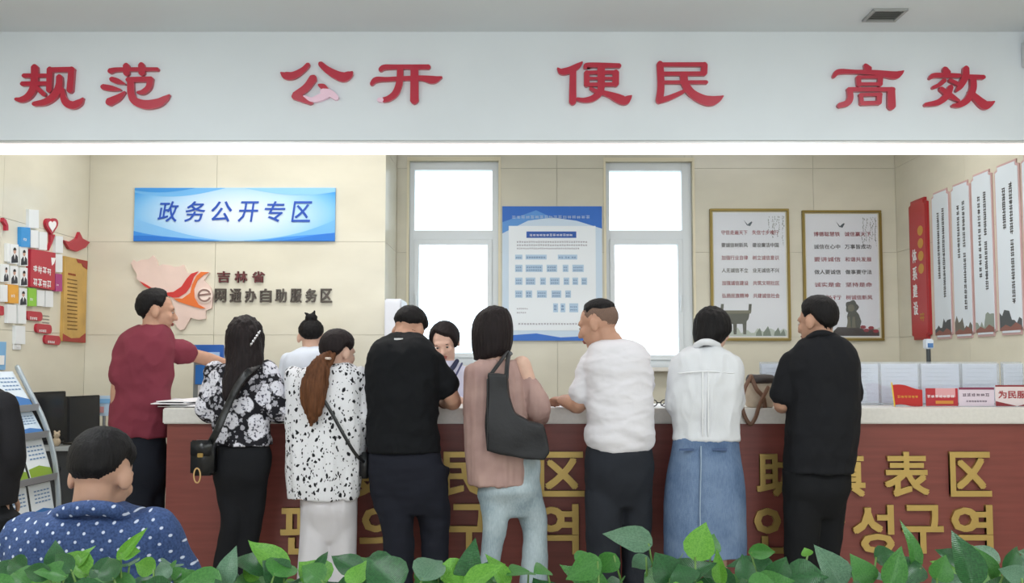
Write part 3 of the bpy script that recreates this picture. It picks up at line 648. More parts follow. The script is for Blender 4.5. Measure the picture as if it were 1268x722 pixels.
# right wall plaques
DR = ((0, -1, 0), (0, 0, 1))        # x runs towards the camera on the right wall
def plaque_pts(w, h, k=.11):
    a, n = w/2, w*k
    return [(-a+n, -h/2), (a-n, -h/2), (a-n, -h/2+n*.7), (a, -h/2+n), (a, h/2-n), (a-n, h/2-n*.7), (a-n, h/2), (-a+n, h/2), (-a+n, h/2-n*.7), (-a, h/2-n), (-a, -h/2+n), (-a+n, -h/2+n*.7)]
def wplaque(xl, xr, yt, yb, kind, label, idx=0):
    xm = (xl+xr)/2; a, b = WX(xl, yt, XR), WX(xr, yt, XR); top, bot = WX(xm, yt, XR), WX(xm, yb, XR)
    w, h = abs(a.y-b.y), top.z-bot.z; c = V((XR, (a.y+b.y)/2, (top.z+bot.z)/2)); M = basis(c, *DR); n = M.to_3x3() @ V((0, 0, 1))
    t = empty('wall_plaque', label, 'plaque', M @ V((0, -h/2, .01)), 'scroll plaques on the right wall')
    def pl(name, pts, z, th, m): return MB().prism([M @ V((x, y, z)) for x, y in pts], n*th).obj(name, m, t)
    if kind == 'red':
        pl('back_plate', plaque_pts(w, h), 0, .02, mat('plaque_red', 'a32026', .35)); pl('face', [(x*.88, y*.97) for x, y in plaque_pts(w, h)], .02, .003, mat('plaque_red2', 'b4262b', .35))
        for k in range(4):
            y = h*(.27 - .09*k); cc = V((w*.16, y))
            pl('gold_disc', [(cc.x+w*.15*cos(2*pi*i/14), cc.y+h*.036*sin(2*pi*i/14)) for i in range(14)], .023, .002, mat('plaque_gold', 'c8922e', .4))
        mb = MB(); 
        for k, ch in enumerate('体系建设'): letters('character', ch, t, wht, M @ V((-w*.2, h*(.10-.125*k), .025)), w*.24, w*.3, .001, .0015, dirs=DR)
        mb = MB(); marks(mb, M @ V((w*.02, -h*.33, .0235)), DR, w*.3, w*.3, 1, rng); mb.obj('seal_print', mat('plaque_gold', ''), t)
    else:
        pl('back_plate', plaque_pts(w, h), 0, .008, mat('plaque_edge', 'c9a6a4', .5)); pl('face', [(x*.9, y*.975) for x, y in plaque_pts(w, h)], .008, .003, mat('plaque_white', 'dde6ee', .4))
        mb = MB(); n1, n2 = (16, 20) if idx < 2 else (12, 14)
        for col, (x, y0, m1, st) in enumerate(((.10, .36, 20 + idx % 2, .026 + .003*(idx % 2)), (-.18, .34, 15 - (idx*5) % 8, .026 + .004*(idx % 3)))):
            for k in range(m1):
                y = h*(y0 - st*1.15*k)
                if y < -h*.34: break
                if idx and col == 0 and k == 9: continue
                marks(mb, M @ V((w*x, y, .0116)), DR, w*.16, w*.13, 1, rng)
        mb.obj('verse_lettering', blk, t)
        pts = [(-.44*w, -h*.475)] + [(-.44*w+.88*w*i/9, -h*(.45 - .05*rng.random() - (.05 if (i > 4) == (idx % 2 == 0) else 0))) for i in range(10)] + [(.44*w, -h*.475)]
        pl('landscape_print', pts, .0112, .0006, mat('ink_hill_%d' % (idx % 3), ('4a4f52', '6d6a60', '8f9a90')[idx % 3], .5))
        pl('foreground_print', [(-.42*w, -h*.475), (.42*w, -h*.475), (.42*w, -h*.45), (.2*w, -h*.43), (0, -h*.455), (-.2*w, -h*.44), (-.42*w, -h*.46)], .0118, .0006, mat('ink_red', '8a5a50', .5))
wplaque(1128, 1150, 247, 421, 'red', 'red vertical plaque with gold discs at the head of the scroll row')
for i, (xl, xr, yt, yb, lab) in enumerate(((1154, 1176, 236, 420, 'first white scroll plaque, next to the red one'), (1178, 1202, 226, 419, 'second white scroll plaque from the red one'), (1203, 1229, 213, 417, 'third white scroll plaque from the red one'), (1232, 1263, 201, 415, 'fourth white scroll plaque from the red one'), (1265, 1300, 187, 413, 'white scroll plaque cut off by the right edge'))):
    wplaque(xl, xr, yt, yb, 'white', lab, i)

# left wall display
DL = ((0, 1, 0), (0, 0, 1))
def LP(x, y): p = WX(x/3.8, 250 + y/3.8, XL); return p.y, p.z
def lpoly(name, pts, m, parent, z, th):
    return MB().prism([(XL + z, *LP(*p)) for p in pts], (th, 0, 0)).obj(name, m, parent)
ty, tz = LP(110, 330)
pd = empty('photo_display', 'staggered white photo display board with portraits and red centre panel', 'display board', (XL+.01, ty, tz-.4))
wtile = mat('display_white', 'e6eaec', .4); edge = mat('display_edge', 'b9bfc4', .5)
def quad(x0, y0, x1, y1, sk=-.08):
    return [(x0, y1+sk*0), (x1, y1 - (x1-x0)*sk*.6), (x1, y0 - (x1-x0)*sk), (x0, y0)]
tiles = [(122,35,168,122),(130,132,166,215),(170,140,207,225),(248,160,282,240),(248,245,280,330),(20,195,32,280),
         (160,415,196,490),(200,418,236,494),(20,482,62,570),(70,486,108,572),(58,582,104,668),(0,390,20,470)]
for q_ in tiles: lpoly('blank_tile', quad(*q_), wtile, pd, .0, .02)
coat = mat('portrait_suit', '2b2f38', .6); skinp = mat('portrait_skin', 'c9a08c', .6); hairp = mat('portrait_hair', '1e1c1c', .6)
for (x0, y0, x1, y1) in ((34,198,72,290),(80,210,116,300),(34,300,70,388),(80,308,115,395),(76,405,112,488),(0,292,26,376)):
    p = lpoly('photo_tile', quad(x0, y0, x1, y1), wtile, pd, 0, .02)
    xc = (x0+x1)/2; w_ = x1-x0; h_ = y1-y0
    lpoly('portrait_suit', [(xc-w_*.42, y1-2), (xc+w_*.42, y1-4), (xc+w_*.38, y0+h_*.66), (xc+w_*.12, y0+h_*.52), (xc-w_*.12, y0+h_*.52), (xc-w_*.38, y0+h_*.68)], coat, p, .0202, .0006)
    lpoly('portrait_shirt', [(xc-w_*.1, y0+h_*.52), (xc+w_*.1, y0+h_*.52), (xc, y0+h_*.8)], wht, p, .0209, .0004)
    lpoly('portrait_head', [(xc+w_*.17*cos(a), y0+h_*.36+h_*.15*sin(a)) for a in [2*pi*i/14 for i in range(14)]], skinp, p, .0206, .0006)
    lpoly('portrait_hair', [(xc+w_*.19*cos(a), y0+h_*.33+h_*.15*sin(a)) for a in [pi + pi*i/10 for i in range(11)]], hairp, p, .0213, .0004)
for nm, (x0, y0, x1, y1), c in (('blue_tile', (82,118,124,212), '3a94d6'), ('orange_tile', (22,388,68,476), 'e0a23a'), ('green_tile', (116,405,154,490), '86c23c'), ('magenta_tile', (244,338,276,420), 'a93580')):
    p = lpoly(nm, quad(x0, y0, x1, y1), mat('display_'+nm, c, .4), pd, 0, .024)
    mb = MB(); y, z = LP((x0+x1)/2 - 12, (y0+y1)/2); marks(mb, V((XL+.0245, y, z)), DL, (x1-x0)*.0011, .045, 2, rng); mb.obj('caption', wht, p)
p = lpoly('red_panel', [(120, 398), (236, 416), (240, 240), (124, 222)], mat('display_red', 'b3263a', .4), pd, 0, .03)
for k, tx in enumerate(('民心所盼', '志愿同行')):
    mb = MB(); y, z = LP(134, 300 + 62*k); marks(mb, V((XL+.0305, y, z)), DL, .25, .085, 4, rng, .002); mb.obj('caption', wht, p)
lpoly('dove_print', [(218, 262), (240, 264), (232, 290), (222, 300)], wht, p, .0305, .001)
# heart, ribbon and other separate pieces on the left wall
def heart(cx, cy, s):
    return [(cx + s*16*sin(a)**3/16, cy - s*(13*cos(a)-5*cos(2*a)-2*cos(3*a)-cos(4*a))/15*1.5) for a in [2*pi*i/28 for i in range(28)]]
hy, hz = LP(230, 160)
ht = empty('heart_ornament', 'red heart outline with a trailing stroke above the photo display', 'wall ornament', (XL+.01, hy, hz))
lpoly('red_heart', heart(231, 112, 29), mat('display_red', ''), ht, 0, .02); lpoly('white_heart', heart(231, 112, 18), wht, ht, .02, .003)
lpoly('trailing_stroke', [(226, 152), (246, 154), (232, 196), (216, 230), (226, 190)], mat('display_red', ''), ht, 0, .02)
tag(lpoly('ribbon_ornament', [(288, 180), (320, 190), (350, 172), (362, 142), (376, 172), (410, 190), (390, 215), (350, 234), (315, 222)], mat('display_red', ''), None, 0, .02), 'red swallow-shaped ribbon ornament above the gold scroll', 'wall ornament')
tag(lpoly('curl_ornament', [(2, 75), (14, 85), (24, 110), (24, 135), (14, 135), (14, 112), (0, 92)], mat('display_red', ''), None, 0, .02), 'red curled ornament cut off by the left edge', 'wall ornament')
gy, gz = LP(340, 460)
gs = empty('gold_scroll', 'gold parchment scroll panel with red corners by the wall corner', 'wall panel', (XL+.01, gy, gz-.3))
lpoly('panel', [(280, 655), (388, 664), (398, 278), (292, 255)], mat('parchment_gold', 'c7a055', .5, var=.18, vscale=6), gs, 0, .02)
lpoly('red_corner', [(345, 268), (398, 279), (396, 318), (376, 305), (370, 290), (352, 286)], mat('scroll_red', '9e2a22', .45), gs, .0205, .002)
lpoly('red_base', [(280, 655), (388, 664), (388, 618), (360, 640), (320, 642), (281, 620)], mat('scroll_red', ''), gs, .0205, .002)
mb = MB(); y, z = LP(306, 330); marks(mb, V((XL+.021, y, z)), DL, .12, .04, 6, rng, .0015); mb.obj('heading_lettering', mat('scroll_red', ''), gs)
mb = MB()
for k in range(14): y, z = LP(302, 360 + 18*k); marks(mb, V((XL+.021, y, z)), DL, .155, .018, 13, rng, .0012)
mb.obj('text_lettering', mat('brown_print', '7d5a30', .5), gs)
for k, (x, y, lab) in enumerate(((152, 537, 'top'), (196, 597, 'middle'), (237, 650, 'bottom'))):
    ry, rz = LP(x, y); t = empty('caption_plate', 'small rounded red caption plate below the display, %s of three' % lab, 'wall plate', (XL+.008, ry, rz-.05), 'red caption plates')
    pts = [(x+ (26 if cos(a) > 0 else -26) + 11*cos(a), y + 22*sin(a) + (3 if cos(a) > 0 else -3)) for a in [2*pi*i/20 + .01 for i in range(20)]]
    lpoly('plate', pts, mat('display_red', ''), t, 0, .016)
    mb = MB(); yy, zz = LP(x-24, y); marks(mb, V((XL+.0165, yy, zz)), DL, .1, .045, 4, rng, .0015); mb.obj('lettering', wht, t)
tag(lpoly('caption_plate', [(0, 490), (6, 495), (6, 530), (0, 535), (-30, 530), (-30, 488)], mat('display_red', ''), None, 0, .016), 'red caption plate cut off by the left edge', 'wall plate')
mb = MB()
for k in range(3): y, z = LP(198, 535 + 16*k); marks(mb, V((XL+.001, y, z)), DL, .1, .012, 8, rng, .001)
tag(mb.obj('caption_text', mat('grey_print', '8d8a86', .5)), 'small grey printed lines right of the top red caption plate', 'wall lettering')
p = WX(20, 424, XL)
sw = empty('light_switch', 'white light switch on the left wall below the photo display', 'light switch', (XL+.005, p.y, p.z-.045))
MB().box((XL, p.y-.045, p.z-.045), (XL+.01, p.y+.045, p.z+.045)).obj('plate', mat('switch_white', 'e9ebec', .35), sw, .003)
MB().box((XL+.01, p.y-.02, p.z-.03), (XL+.014, p.y+.02, p.z+.03)).obj('rocker', mat('switch_white', ''), sw, .001)
p0, p1 = WX(-30, 422, XL), WX(5, 458, XL)
t = empty('blue_notice', 'small blue and white notice at the left edge of the wall', 'notice', (XL+.005, p0.y, p1.z))
MB().box((XL, p0.y, p1.z), (XL+.008, p1.y, p0.z)).obj('board', mat('notice_sky', '7fb4e0', .5), t)
MB().box((XL+.008, p0.y+.02, p1.z+.03), (XL+.01, p1.y-.02, p0.z-.08)).obj('white_field', wht, t)
# ================================================================ people
def noisefold(fx, fy, fz, amp, seed=0, sharp=False):
    o = V((seed*7.3, seed*3.1, seed*5.7))
    def f(p):
        n = noise.noise(V((p.x*fx, p.y*fy, p.z*fz)) + o) + .5*noise.noise(V((p.x*fx*2.1, p.y*fy*2.1, p.z*fz*2.1)) + o)
        if sharp: n = .35 - abs(n)
        return n*amp
    return f
def addf(*fs): return lambda p: sum(f(p) for f in fs)
def rings(rows, D):
    """rows (image y, left x, right x, half depth, depth offset) -> loft rings at distance D"""
    out = []
    for r in rows:
        py, xl, xr, hd = r[:4]; dy = r[4] if len(r) > 4 else 0
        a, b = W(xl, py, D+dy), W(xr, py, D+dy); out.append(((a.x+b.x)/2, D+dy, a.z, (b.x-a.x)/2, hd))
    return out
skin_m = {}
def skin(c):
    return mat('skin_'+c, c, .55, var=.05, vscale=25, sub=.05, spec=.3)
hair_black = mat('hair_black', '131112', .62, var=.35, vscale=70, stretch=(1, 1, .12), bump=.5, bscale=160, spec=.2)
hair_brown = mat('hair_dark_brown', '1e1718', .62, var=.35, vscale=70, stretch=(1, 1, .12), bump=.5, bscale=160, spec=.2)
hair_auburn = mat('hair_auburn', '5d3a24', .62, var=.3, vscale=80, stretch=(1, 1, .1), bump=.5, bscale=170, spec=.2)

def head_matrix(c, yaw, pitch, roll):
    """yaw>0 turns the face to image right, pitch>0 bows the head forward, roll>0 tips it to image right"""
    return Matrix.Translation(c) @ Matrix.Rotation(-R(yaw), 4, 'Z') @ Matrix.Rotation(-R(pitch), 4, 'X') @ Matrix.Rotation(R(roll), 4, 'Y')
def head_shells(Mh, s=1, slim=1):
    T = lambda c, r, rot=None: ell((0, 0, 0), (r[0]*s, r[1]*s, r[2]*s), (Mh @ Matrix.Translation(V(c)*s) @ (rot.to_4x4() if rot else Matrix())))
    L = [T((0, -.012, .030), (.076, .096, .082)), T((0, .024, -.030), (.062*slim, .066, .082)), T((0, .058, -.088), (.026, .026, .022)),
         T((0, .045, -.05), (.052*slim, .045, .045)), T((0, .074, .022), (.052, .020, .020)), T((-.034, .068, -.022), (.024, .02, .024)), T((.034, .068, -.022), (.024, .02, .024)),
         T((-.079, -.010, -.008), (.013, .022, .033), Matrix.Rotation(R(22), 3, 'Z')), T((.079, -.010, -.008), (.013, .022, .033), Matrix.Rotation(R(-22), 3, 'Z'))]
    L.append(tube([Mh @ V(p)*1 for p in [V((0, .082, .012))*s, V((0, .097, -.012))*s, V((0, .106, -.030))*s]], [.009*s, .011*s, .014*s], 8, 2))
    L.append(T((0, .09, -.034), (.019, .014, .009)))
    return L
def face_bits(Mh, s, parent, lips='9c5a52'):
    T = lambda c, r: ell((0, 0, 0), (r[0]*s, r[1]*s, r[2]*s), Mh @ Matrix.Translation(V(c)*s), 10, 6)
    for x in (-.031, .031):
        e = MB().add(*T((x, .0820, .0), (.012, .006, .0055))).obj('eye', mat('eye_white', 'b9ada6', .3), parent, smooth=True)
        MB().add(*T((x, .0868, .0), (.0066, .0028, .0055))).obj('iris', mat('iris_dark', '1f1714', .2), e, smooth=True)
        MB().add(*T((x*.95, .0845, .020), (.013, .0065, .0036))).obj('eyebrow', mat('brow_hair', '241c1a', .7), parent, smooth=True)
    MB().add(*T((0, .0905, -.0600), (.022, .008, .0055))).add(*T((0, .0890, -.0685), (.018, .008, .006))).obj('lips', mat('lips_'+lips, lips, .5), parent, smooth=True)
def hair_cap(Mh, s, front=38, side=0, back=-52, t=.016, top=.02, skew=0, n=64, m=48, tside=None, soft=22):
    """closed cap following the head, thinning out to dip under the skin at the hairline (degrees of elevation)"""
    vs = []; tside = t if tside is None else tside
    HL = list(zip((0, front), (36, front-3), (54, side+(front-side)*.35), (66, side-9), (80, side), (97, side+4), (118, side+(back-side)*.55), (145, back*.96), (180, back)))
    mb = MB()
    for q in LASTHEAD: mb.add(*q)
    bvh = BVHTree.FromPolygons(mb.v, mb.f); C = Mh @ (V((0, -.012, .030))*s); R3 = Mh.to_3x3()
    for j in range(m+1):
        e = -pi/2 + pi*j/m
        for i in range(n):
            a = 2*pi*i/n; d = V((sin(a)*cos(e), cos(a)*cos(e), sin(e)))       # a=0 faces forward
            ca = cos(a)
            ad = abs(math.degrees(math.atan2(sin(a), ca)))
            hl = float(np.interp(ad, *HL))
            hl += skew*sin(a)*max(0, ca)
            k = (math.degrees(e) - hl)/soft; k = max(-.5, min(1, k)); kk = max(0, k); kk = kk*kk*(3-2*kk)
            th = tside + (top-tside)*max(0, sin(e))
            dw = R3 @ d; h = bvh.ray_cast(C + dw*.4, -dw)[0]; r = (h - C).length if h else .09*s
            if e < -1.15: r = min(r, .05*s)
            off = -.006 + .05*k if k < 0 else -.0005 + (th*s + .0005)*kk
            vs.append(C + dw*(r + off))
    fs = [(j*n+i, j*n+(i+1) % n, (j+1)*n+(i+1) % n, (j+1)*n+i) for j in range(m) for i in range(n)]
    return vs, fs
LASTHEAD = []
def hand_shells(wrist, d, up, side, curl=.5, s=1):
    """palm + five fingers; d points along the hand, up is the back of the hand, side=+1: thumb towards d x up"""
    d = V(d).normalized(); up = V(up); up = (up - d*up.dot(d)).normalized(); w = d.cross(up)*side
    P = lambda a, b, c: V(wrist) + d*(a*s) + w*(b*s) + up*(c*s)
    L = [tube([P(-.02, 0, 0), P(.03, 0, .002), P(.075, .002, .002), P(.092, .002, 0)], [.025*s, .034*s, .038*s, .034*s], 12, 3, True, (up, .42))]
    for k, (b, ln) in enumerate(((.030, .068), (.010, .076), (-.011, .070), (-.030, .055))):
        a = P(.080, b*.95, .002); pts = [a]; ang = 0
        for q, f in enumerate((.45, .32, .25)):
            ang += curl*(.55 + .35*q); pts.append(pts[-1] + (d*cos(ang) - up*sin(ang) + w*(b*.6))*(ln*f*s))
        L.append(tube(pts, [.0098*s, .0094*s, .0088*s, .0078*s], 8, 2))
    L.append(tube([P(.02, .024, -.004), P(.045, .046, -.012), P(.07, .056, -.022), P(.092, .054, -.03)], [.014*s, .0125*s, .011*s, .009*s], 8, 2))
    return L

def shoe(x, y, parent, m, ln=.27, toe=1):
    rows = [(x, y + toe*(.03 - ln*.5*c_), z, .045*k, ln*.5*k2) for z, k, k2, c_ in ((.0, 1.0, 1, -.25), (.025, 1.04, 1.02, -.25), (.05, .95, .92, -.2), (.08, .8, .6, .05), (.105, .72, .42, .18))]
    vs, fs = loft(rows, 20, 3); MB().add(vs, fs).obj('shoe', m, parent, smooth=True)

def person(label, D, head, shirt, shirt_m, arms, sleeve, bottoms, legs, skinc, group=None, nape=None, vox=.0075, shirt_fold=None, leg_m=None, leg_fold=None, shoes='222326', shirt_name='shirt', leg_name='trousers', skirt=None, extra_shirt=(), ex=2.4, seated=False, standing=True, ground=0.0, toe=1, hem=None):
    """head=(px,py,depth,yaw,pitch,roll,scale[,slim]); arms: list of ((px,py,depth)x3 shoulder,elbow,wrist, radius scale, hand dict)"""
    sr = rings(shirt, D)
    base = V((sr[len(sr)//2][0], D, ground))
    t = empty('person', label, 'person', base, group)
    hx, hy, hd, yaw, pitch, roll, hs = head[:7]; slim = head[7] if len(head) > 7 else 1
    Mh = head_matrix(W(hx, hy, hd), yaw, pitch, roll)
    B = head_shells(Mh, hs, slim)
    LASTHEAD[:] = B[:2]
    nk = W(*nape) if nape else V((sr[0][0], D, sr[0][2]))
    B.append(tube([Mh @ V((0, -.018*hs, -.015*hs)), (Mh @ V((0, -.018*hs, -.06*hs)))*.6 + nk*.4, nk, nk - V((0, 0, .06))], [.056*hs, .054*hs, .060*hs, .08*hs], 16, 3))
    LASTHEAD.append(B[-1])
    # torso under the clothes
    B.append(loft([(a, b, c, max(.03, w_-.018), max(.03, h_-.02)) for a, b, c, w_, h_ in sr], 28, 3))
    S = [loft(sr, 40, 4, ex)] + list(extra_shirt)
    for A in arms:
        pts = [W(*q) for q in A[0]]; k = A[1]; sl = A[2] if len(A) > 2 and A[2] is not None else sleeve; hand = A[3] if len(A) > 3 else {}
        for q in pts:                        # forearms and hands rest on the counter top
            if 5.44 < q.y < 6.2 and q.z < 1.135 and D > 5.0 and q.x > XC0: q.z = 1.135
        sh, el, wr = pts; m1 = sh.lerp(el, .45); m2 = el.lerp(wr, .35)
        r = [.052*k, .050*k, .040*k, .041*k, .027*k]
        B.append(tube([sh, m1, el, m2, wr], r, 14, 4))
        dd = (wr - el).normalized()
        B += hand_shells(wr + dd*.01, hand.get('dir', dd), hand.get('up', (0, 0, 1)), hand.get('side', 1), hand.get('curl', .45), .95)
        if sl:
            f, r0, r1 = sl[:3]; hemr = sl[3] if len(sl) > 3 else r1
            if f <= 1: P = [sh, sh.lerp(el, f*.5), sh.lerp(el, f)]; rr = [r0, (r0+r1)/2, r1]
            else: P = [sh, m1, el, el.lerp(wr, (f-1)*.6), el.lerp(wr, f-1)]; rr = [r0, (r0*1.0+r1)/2, r1, r1*1.02, hemr]
            S.append(tube(P, rr, 18, 4))
    # legs
    Lg = []
    if bottoms: bottoms = [(r[0], r[1]+3.5*5.25/D, r[2]-3.5*5.25/D, r[3]-.022) + tuple(r[4:]) if r[0] <= shirt[-1][0]+1 else r for r in bottoms]
    br = rings(bottoms, D) if bottoms else []
    if bottoms:
        l = br[-1]; lr = legs[0][0][2]*D/FPX; br[-1] = l[:4] + (min(l[4], lr*1.3),); br.append((l[0], l[1], l[2]-.10, l[3]*.72, lr*.8))
    if bottoms: Lg.append(loft(br, 36, 4, 2.3)); B.append(loft([(a, b, c, max(.03, w_-.04), max(.03, h_-.035)) for a, b, c, w_, h_ in br], 24, 3))
    feet = []
    for lg in legs:
        P = [W(x, y, D + dy) for x, y, r_, dy in lg]; rr = [r_*D/FPX for x, y, r_, dy in lg]
        if bottoms and not seated: P.insert(0, P[0] + V((0, 0, .13))); rr.insert(0, rr[0]*1.04)
        if standing:
            e = P[-1]; P.append(V((e.x, e.y, ground + .10))); rr.append(rr[-1]*1.0)
            feet.append(P[-1])
        Lg.append(tube(P, rr, 18, 4, False)); B.append(tube(P, [max(.028, q-.032) for q in rr], 12, 3))
    organic('body', B, skin(skinc), t, vox*.9, 2)
    organic(shirt_name, S, shirt_m, t, vox, 3, shirt_fold)
    if Lg: organic(leg_name, Lg, leg_m, t, vox*1.1, 22, leg_fold)
    if skirt:
        vs, fs = loft(rings(skirt, D), 48, 5, 2.2); organic('skirt', [(vs, fs)], leg_m, t, vox, 2, leg_fold)
    for f in feet: shoe(f.x, f.y, t, mat('shoe_'+shoes, shoes, .45), toe=toe)
    face_bits(Mh, hs, t)
    return t, Mh, hs
def grid_hair(who, vs, fs, m, fold, name='hair'):
    f = noisefold(120, 120, 60, fold, 3); vs = [V(v) for v in vs]; c = sum(vs, V((0, 0, 0)))/len(vs)
    vs = [v + (v-c).normalized()*f(v) for v in vs]
    return MB().add(vs, fs).obj(name, m, who, smooth=True)
def short_hair(who, Mh, hs, m=None, fold=.0025, **k):
    return grid_hair(who, *hair_cap(Mh, hs, **k), m or hair_black, fold)
def strap(name, pts, w, m, parent, ratio=.22, axis=(0, 1, 0)):
    return MB().tube(pts, [w]*len(pts), 10, 6, True, (axis, ratio)).obj(name, m, parent, smooth=True)

def f_floral(N, L, v, b):
    d = distort(N, L, v, 34, .03)
    vo = nd(N, 'ShaderNodeTexVoronoi', i_Scale=11.5); L.new(d, vo.inputs['Vector'])
    fl_ = ramp(N, L, vo.outputs['Distance'], [(.46, 'ffffff'), (.52, '000000')])
    d2 = distort(N, L, v, 60, .03); v2 = nd(N, 'ShaderNodeTexVoronoi', i_Scale=34); L.new(d2, v2.inputs['Vector'])
    lf = ramp(N, L, v2.outputs['Distance'], [(.36, 'cfcfd8'), (.42, '000000')])
    n2 = nd(N, 'ShaderNodeTexNoise', i_Scale=70); L.new(v, n2.inputs['Vector'])
    pet = ramp(N, L, n2.outputs[0], [(.36, '4a4a5a'), (.45, 'd6d5de')])
    base = mixc(N, L, lf, lin('17161d'), lin('c4c3cd')); L.new(mixc(N, L, fl_, base, pet), b.inputs['Base Color'])
def f_fleck(N, L, v, b):
    mp = nd(N, 'ShaderNodeMapping'); mp.inputs['Rotation'].default_value = (0, .5, .3); mp.inputs['Scale'].default_value = (1.25, 1, .75); L.new(distort(N, L, v, 28, .035), mp.inputs[0])
    vo = nd(N, 'ShaderNodeTexVoronoi', i_Scale=30); L.new(mp.outputs[0], vo.inputs['Vector'])
    s = ramp(N, L, vo.outputs['Distance'], [(.24, '15151b'), (.30, 'dcdce0')])
    v2 = nd(N, 'ShaderNodeTexVoronoi', i_Scale=52); L.new(mp.outputs[0], v2.inputs['Vector'])
    s2 = ramp(N, L, v2.outputs['Distance'], [(.20, '2a2a32'), (.26, 'ffffff')])
    m = N.new('ShaderNodeMix'); m.data_type = 'RGBA'; m.blend_type = 'MULTIPLY'; m.inputs[0].default_value = 1; L.new(s, m.inputs[6]); L.new(s2, m.inputs[7]); L.new(m.outputs[2], b.inputs['Base Color'])
def f_dots(N, L, v, b):
    mp = nd(N, 'ShaderNodeMapping'); mp.inputs['Rotation'].default_value = (0, R(45), 0); mp.inputs['Scale'].default_value = (1, 0, 1); L.new(v, mp.inputs[0])
    sx = nd(N, 'ShaderNodeSeparateXYZ'); L.new(mp.outputs[0], sx.inputs[0]); cx = nd(N, 'ShaderNodeCombineXYZ'); L.new(sx.outputs[0], cx.inputs[0]); L.new(sx.outputs[2], cx.inputs[1])
    vo = nd(N, 'ShaderNodeTexVoronoi', voronoi_dimensions='2D', i_Scale=34, i_Randomness=.12); L.new(cx.outputs[0], vo.inputs['Vector'])
    f = ramp(N, L, vo.outputs['Distance'], [(.10, 'ffffff'), (.15, '000000')])
    n2 = nd(N, 'ShaderNodeTexNoise', i_Scale=160); L.new(v, n2.inputs['Vector']); base = ramp(N, L, n2.outputs[0], [(.35, '2c3f66'), (.65, '3f5482')])
    L.new(mixc(N, L, f, base, lin('c3cbdd')), b.inputs['Base Color'])
def f_denim(c1, c2, sc=150):
    def f(N, L, v, b):
        n2 = nd(N, 'ShaderNodeTexNoise', i_Scale=sc); mp = nd(N, 'ShaderNodeMapping'); mp.inputs['Scale'].default_value = (1, 1, .25); L.new(v, mp.inputs[0]); L.new(mp.outputs[0], n2.inputs['Vector'])
        n3 = nd(N, 'ShaderNodeTexNoise', i_Scale=5.0, i_Detail=4); L.new(v, n3.inputs['Vector'])
        ad = nd(N, 'ShaderNodeMath', operation='MULTIPLY_ADD'); ad.inputs[1].default_value = .35; L.new(n2.outputs[0], ad.inputs[0]); L.new(n3.outputs[0], ad.inputs[2])
        L.new(ramp(N, L, ad.outputs[0], [(.5, c1), (.85, c2)]), b.inputs['Base Color'])
    return f
def cloth(name, c, var=.06, vs=6, rough=.85, bump=.12):
    return mat(name, c, rough, var=var, vscale=vs, bump=bump, bscale=220, spec=.25)

# 1 man in the dark red T-shirt at the counter's left end
t, Mh, hs = person('man in dark red T-shirt reaching over the left end of the counter', 5.78, (194, 386, 5.80, 68, 4, 0, 1.03),
    [(403, 170, 206, .08, .02), (410, 157, 211, .105, .01), (424, 147, 214, .125), (446, 142, 213, .135), (482, 141, 211, .13), (520, 138, 209, .13), (541, 137, 207, .128)],
    cloth('tshirt_dark_red', '7c3543'), [(((157, 433, 5.74), (146, 484, 5.72), (147, 530, 5.76)), 1.0), (((201, 430, 5.82), (243, 441, 5.98), (284, 452, 6.18)), 1.0)],
    (.66, .068, .070), [(530, 146, 205, .125), (560, 150, 204, .125), (590, 154, 204, .12)], [[(168, 580, 22, -.03), (172, 640, 19, -.03), (172, 710, 17, -.03)], [(187, 580, 19, .04), (186, 640, 16, .04), (184, 710, 15, .04)]],
    'bd937c', shirt_fold=addf(noisefold(5, 4, 8, .008, 1), noisefold(8, 5, 6, .018, 2, True), noisefold(15, 9, 13, .005, 7, True)), leg_m=cloth('trousers_navy', '1c1f28'), leg_fold=noisefold(8, 8, 6, .010, 5), nape=(190, 408, 5.78))
short_hair(t, Mh, hs, hair_black, front=42, side=-2, back=-56, t=.011, top=.022)

# 2 woman in the floral blouse
t, Mh, hs = person('woman in black and white floral blouse with long dark hair and black crossbody bag', 5.28, (304, 421, 5.30, 8, 8, 0, .98, .94),
    [(449, 284, 318, .07, .01), (454, 268, 328, .095), (464, 261, 335, .11), (485, 259, 337, .12), (515, 263, 335, .115), (538, 266, 335, .112), (551, 265, 337, .115)],
    pattern('floral_print_cloth', f_floral), [(((330, 461, 5.28), (346, 508, 5.24), (338, 513, 5.50)), .9), (((267, 462, 5.28), (258, 508, 5.27), (276, 506, 5.56)), .9)],
    (1.55, .062, .062, .05), [(546, 265, 336, .11), (565, 263, 336, .125), (588, 264, 333, .13), (605, 267, 328, .12)],
    [[(284, 600, 18, 0), (288, 645, 14.5, -.02), (277, 700, 13, -.02)], [(313, 600, 19, 0), (309, 650, 15.5, .02), (301, 705, 14, .02)]],
    'd0ab98', shirt_fold=addf(noisefold(7, 5, 12, .010, 11), noisefold(10, 6, 6, .012, 12, True)), leg_m=cloth('trousers_black', '141519'), leg_fold=noisefold(9, 9, 7, .007, 15), nape=(303, 450, 5.27), shirt_name='blouse')
hr = rings([(394, 296, 312, .06, -.0), (398, 289, 319, .095, -.0), (405, 283, 323, .112, -.005), (415, 279, 326, .118, -.015), (430, 279, 326, .105, -.03), (446, 280, 326, .085, -.06), (460, 278, 318, .06, -.10), (475, 275, 305, .04, -.135), (490, 275, 294, .03, -.145), (497, 278, 287, .015, -.145)], 5.28)
organic('hair', [loft(hr, 32, 5, 2.0), hair_cap(Mh, hs, front=36, side=-10, back=-40)], hair_brown, t, .006, 2, addf(noisefold(50, 30, 5, .008, 4), noisefold(110, 60, 9, .004, 6)))
cp = MB()
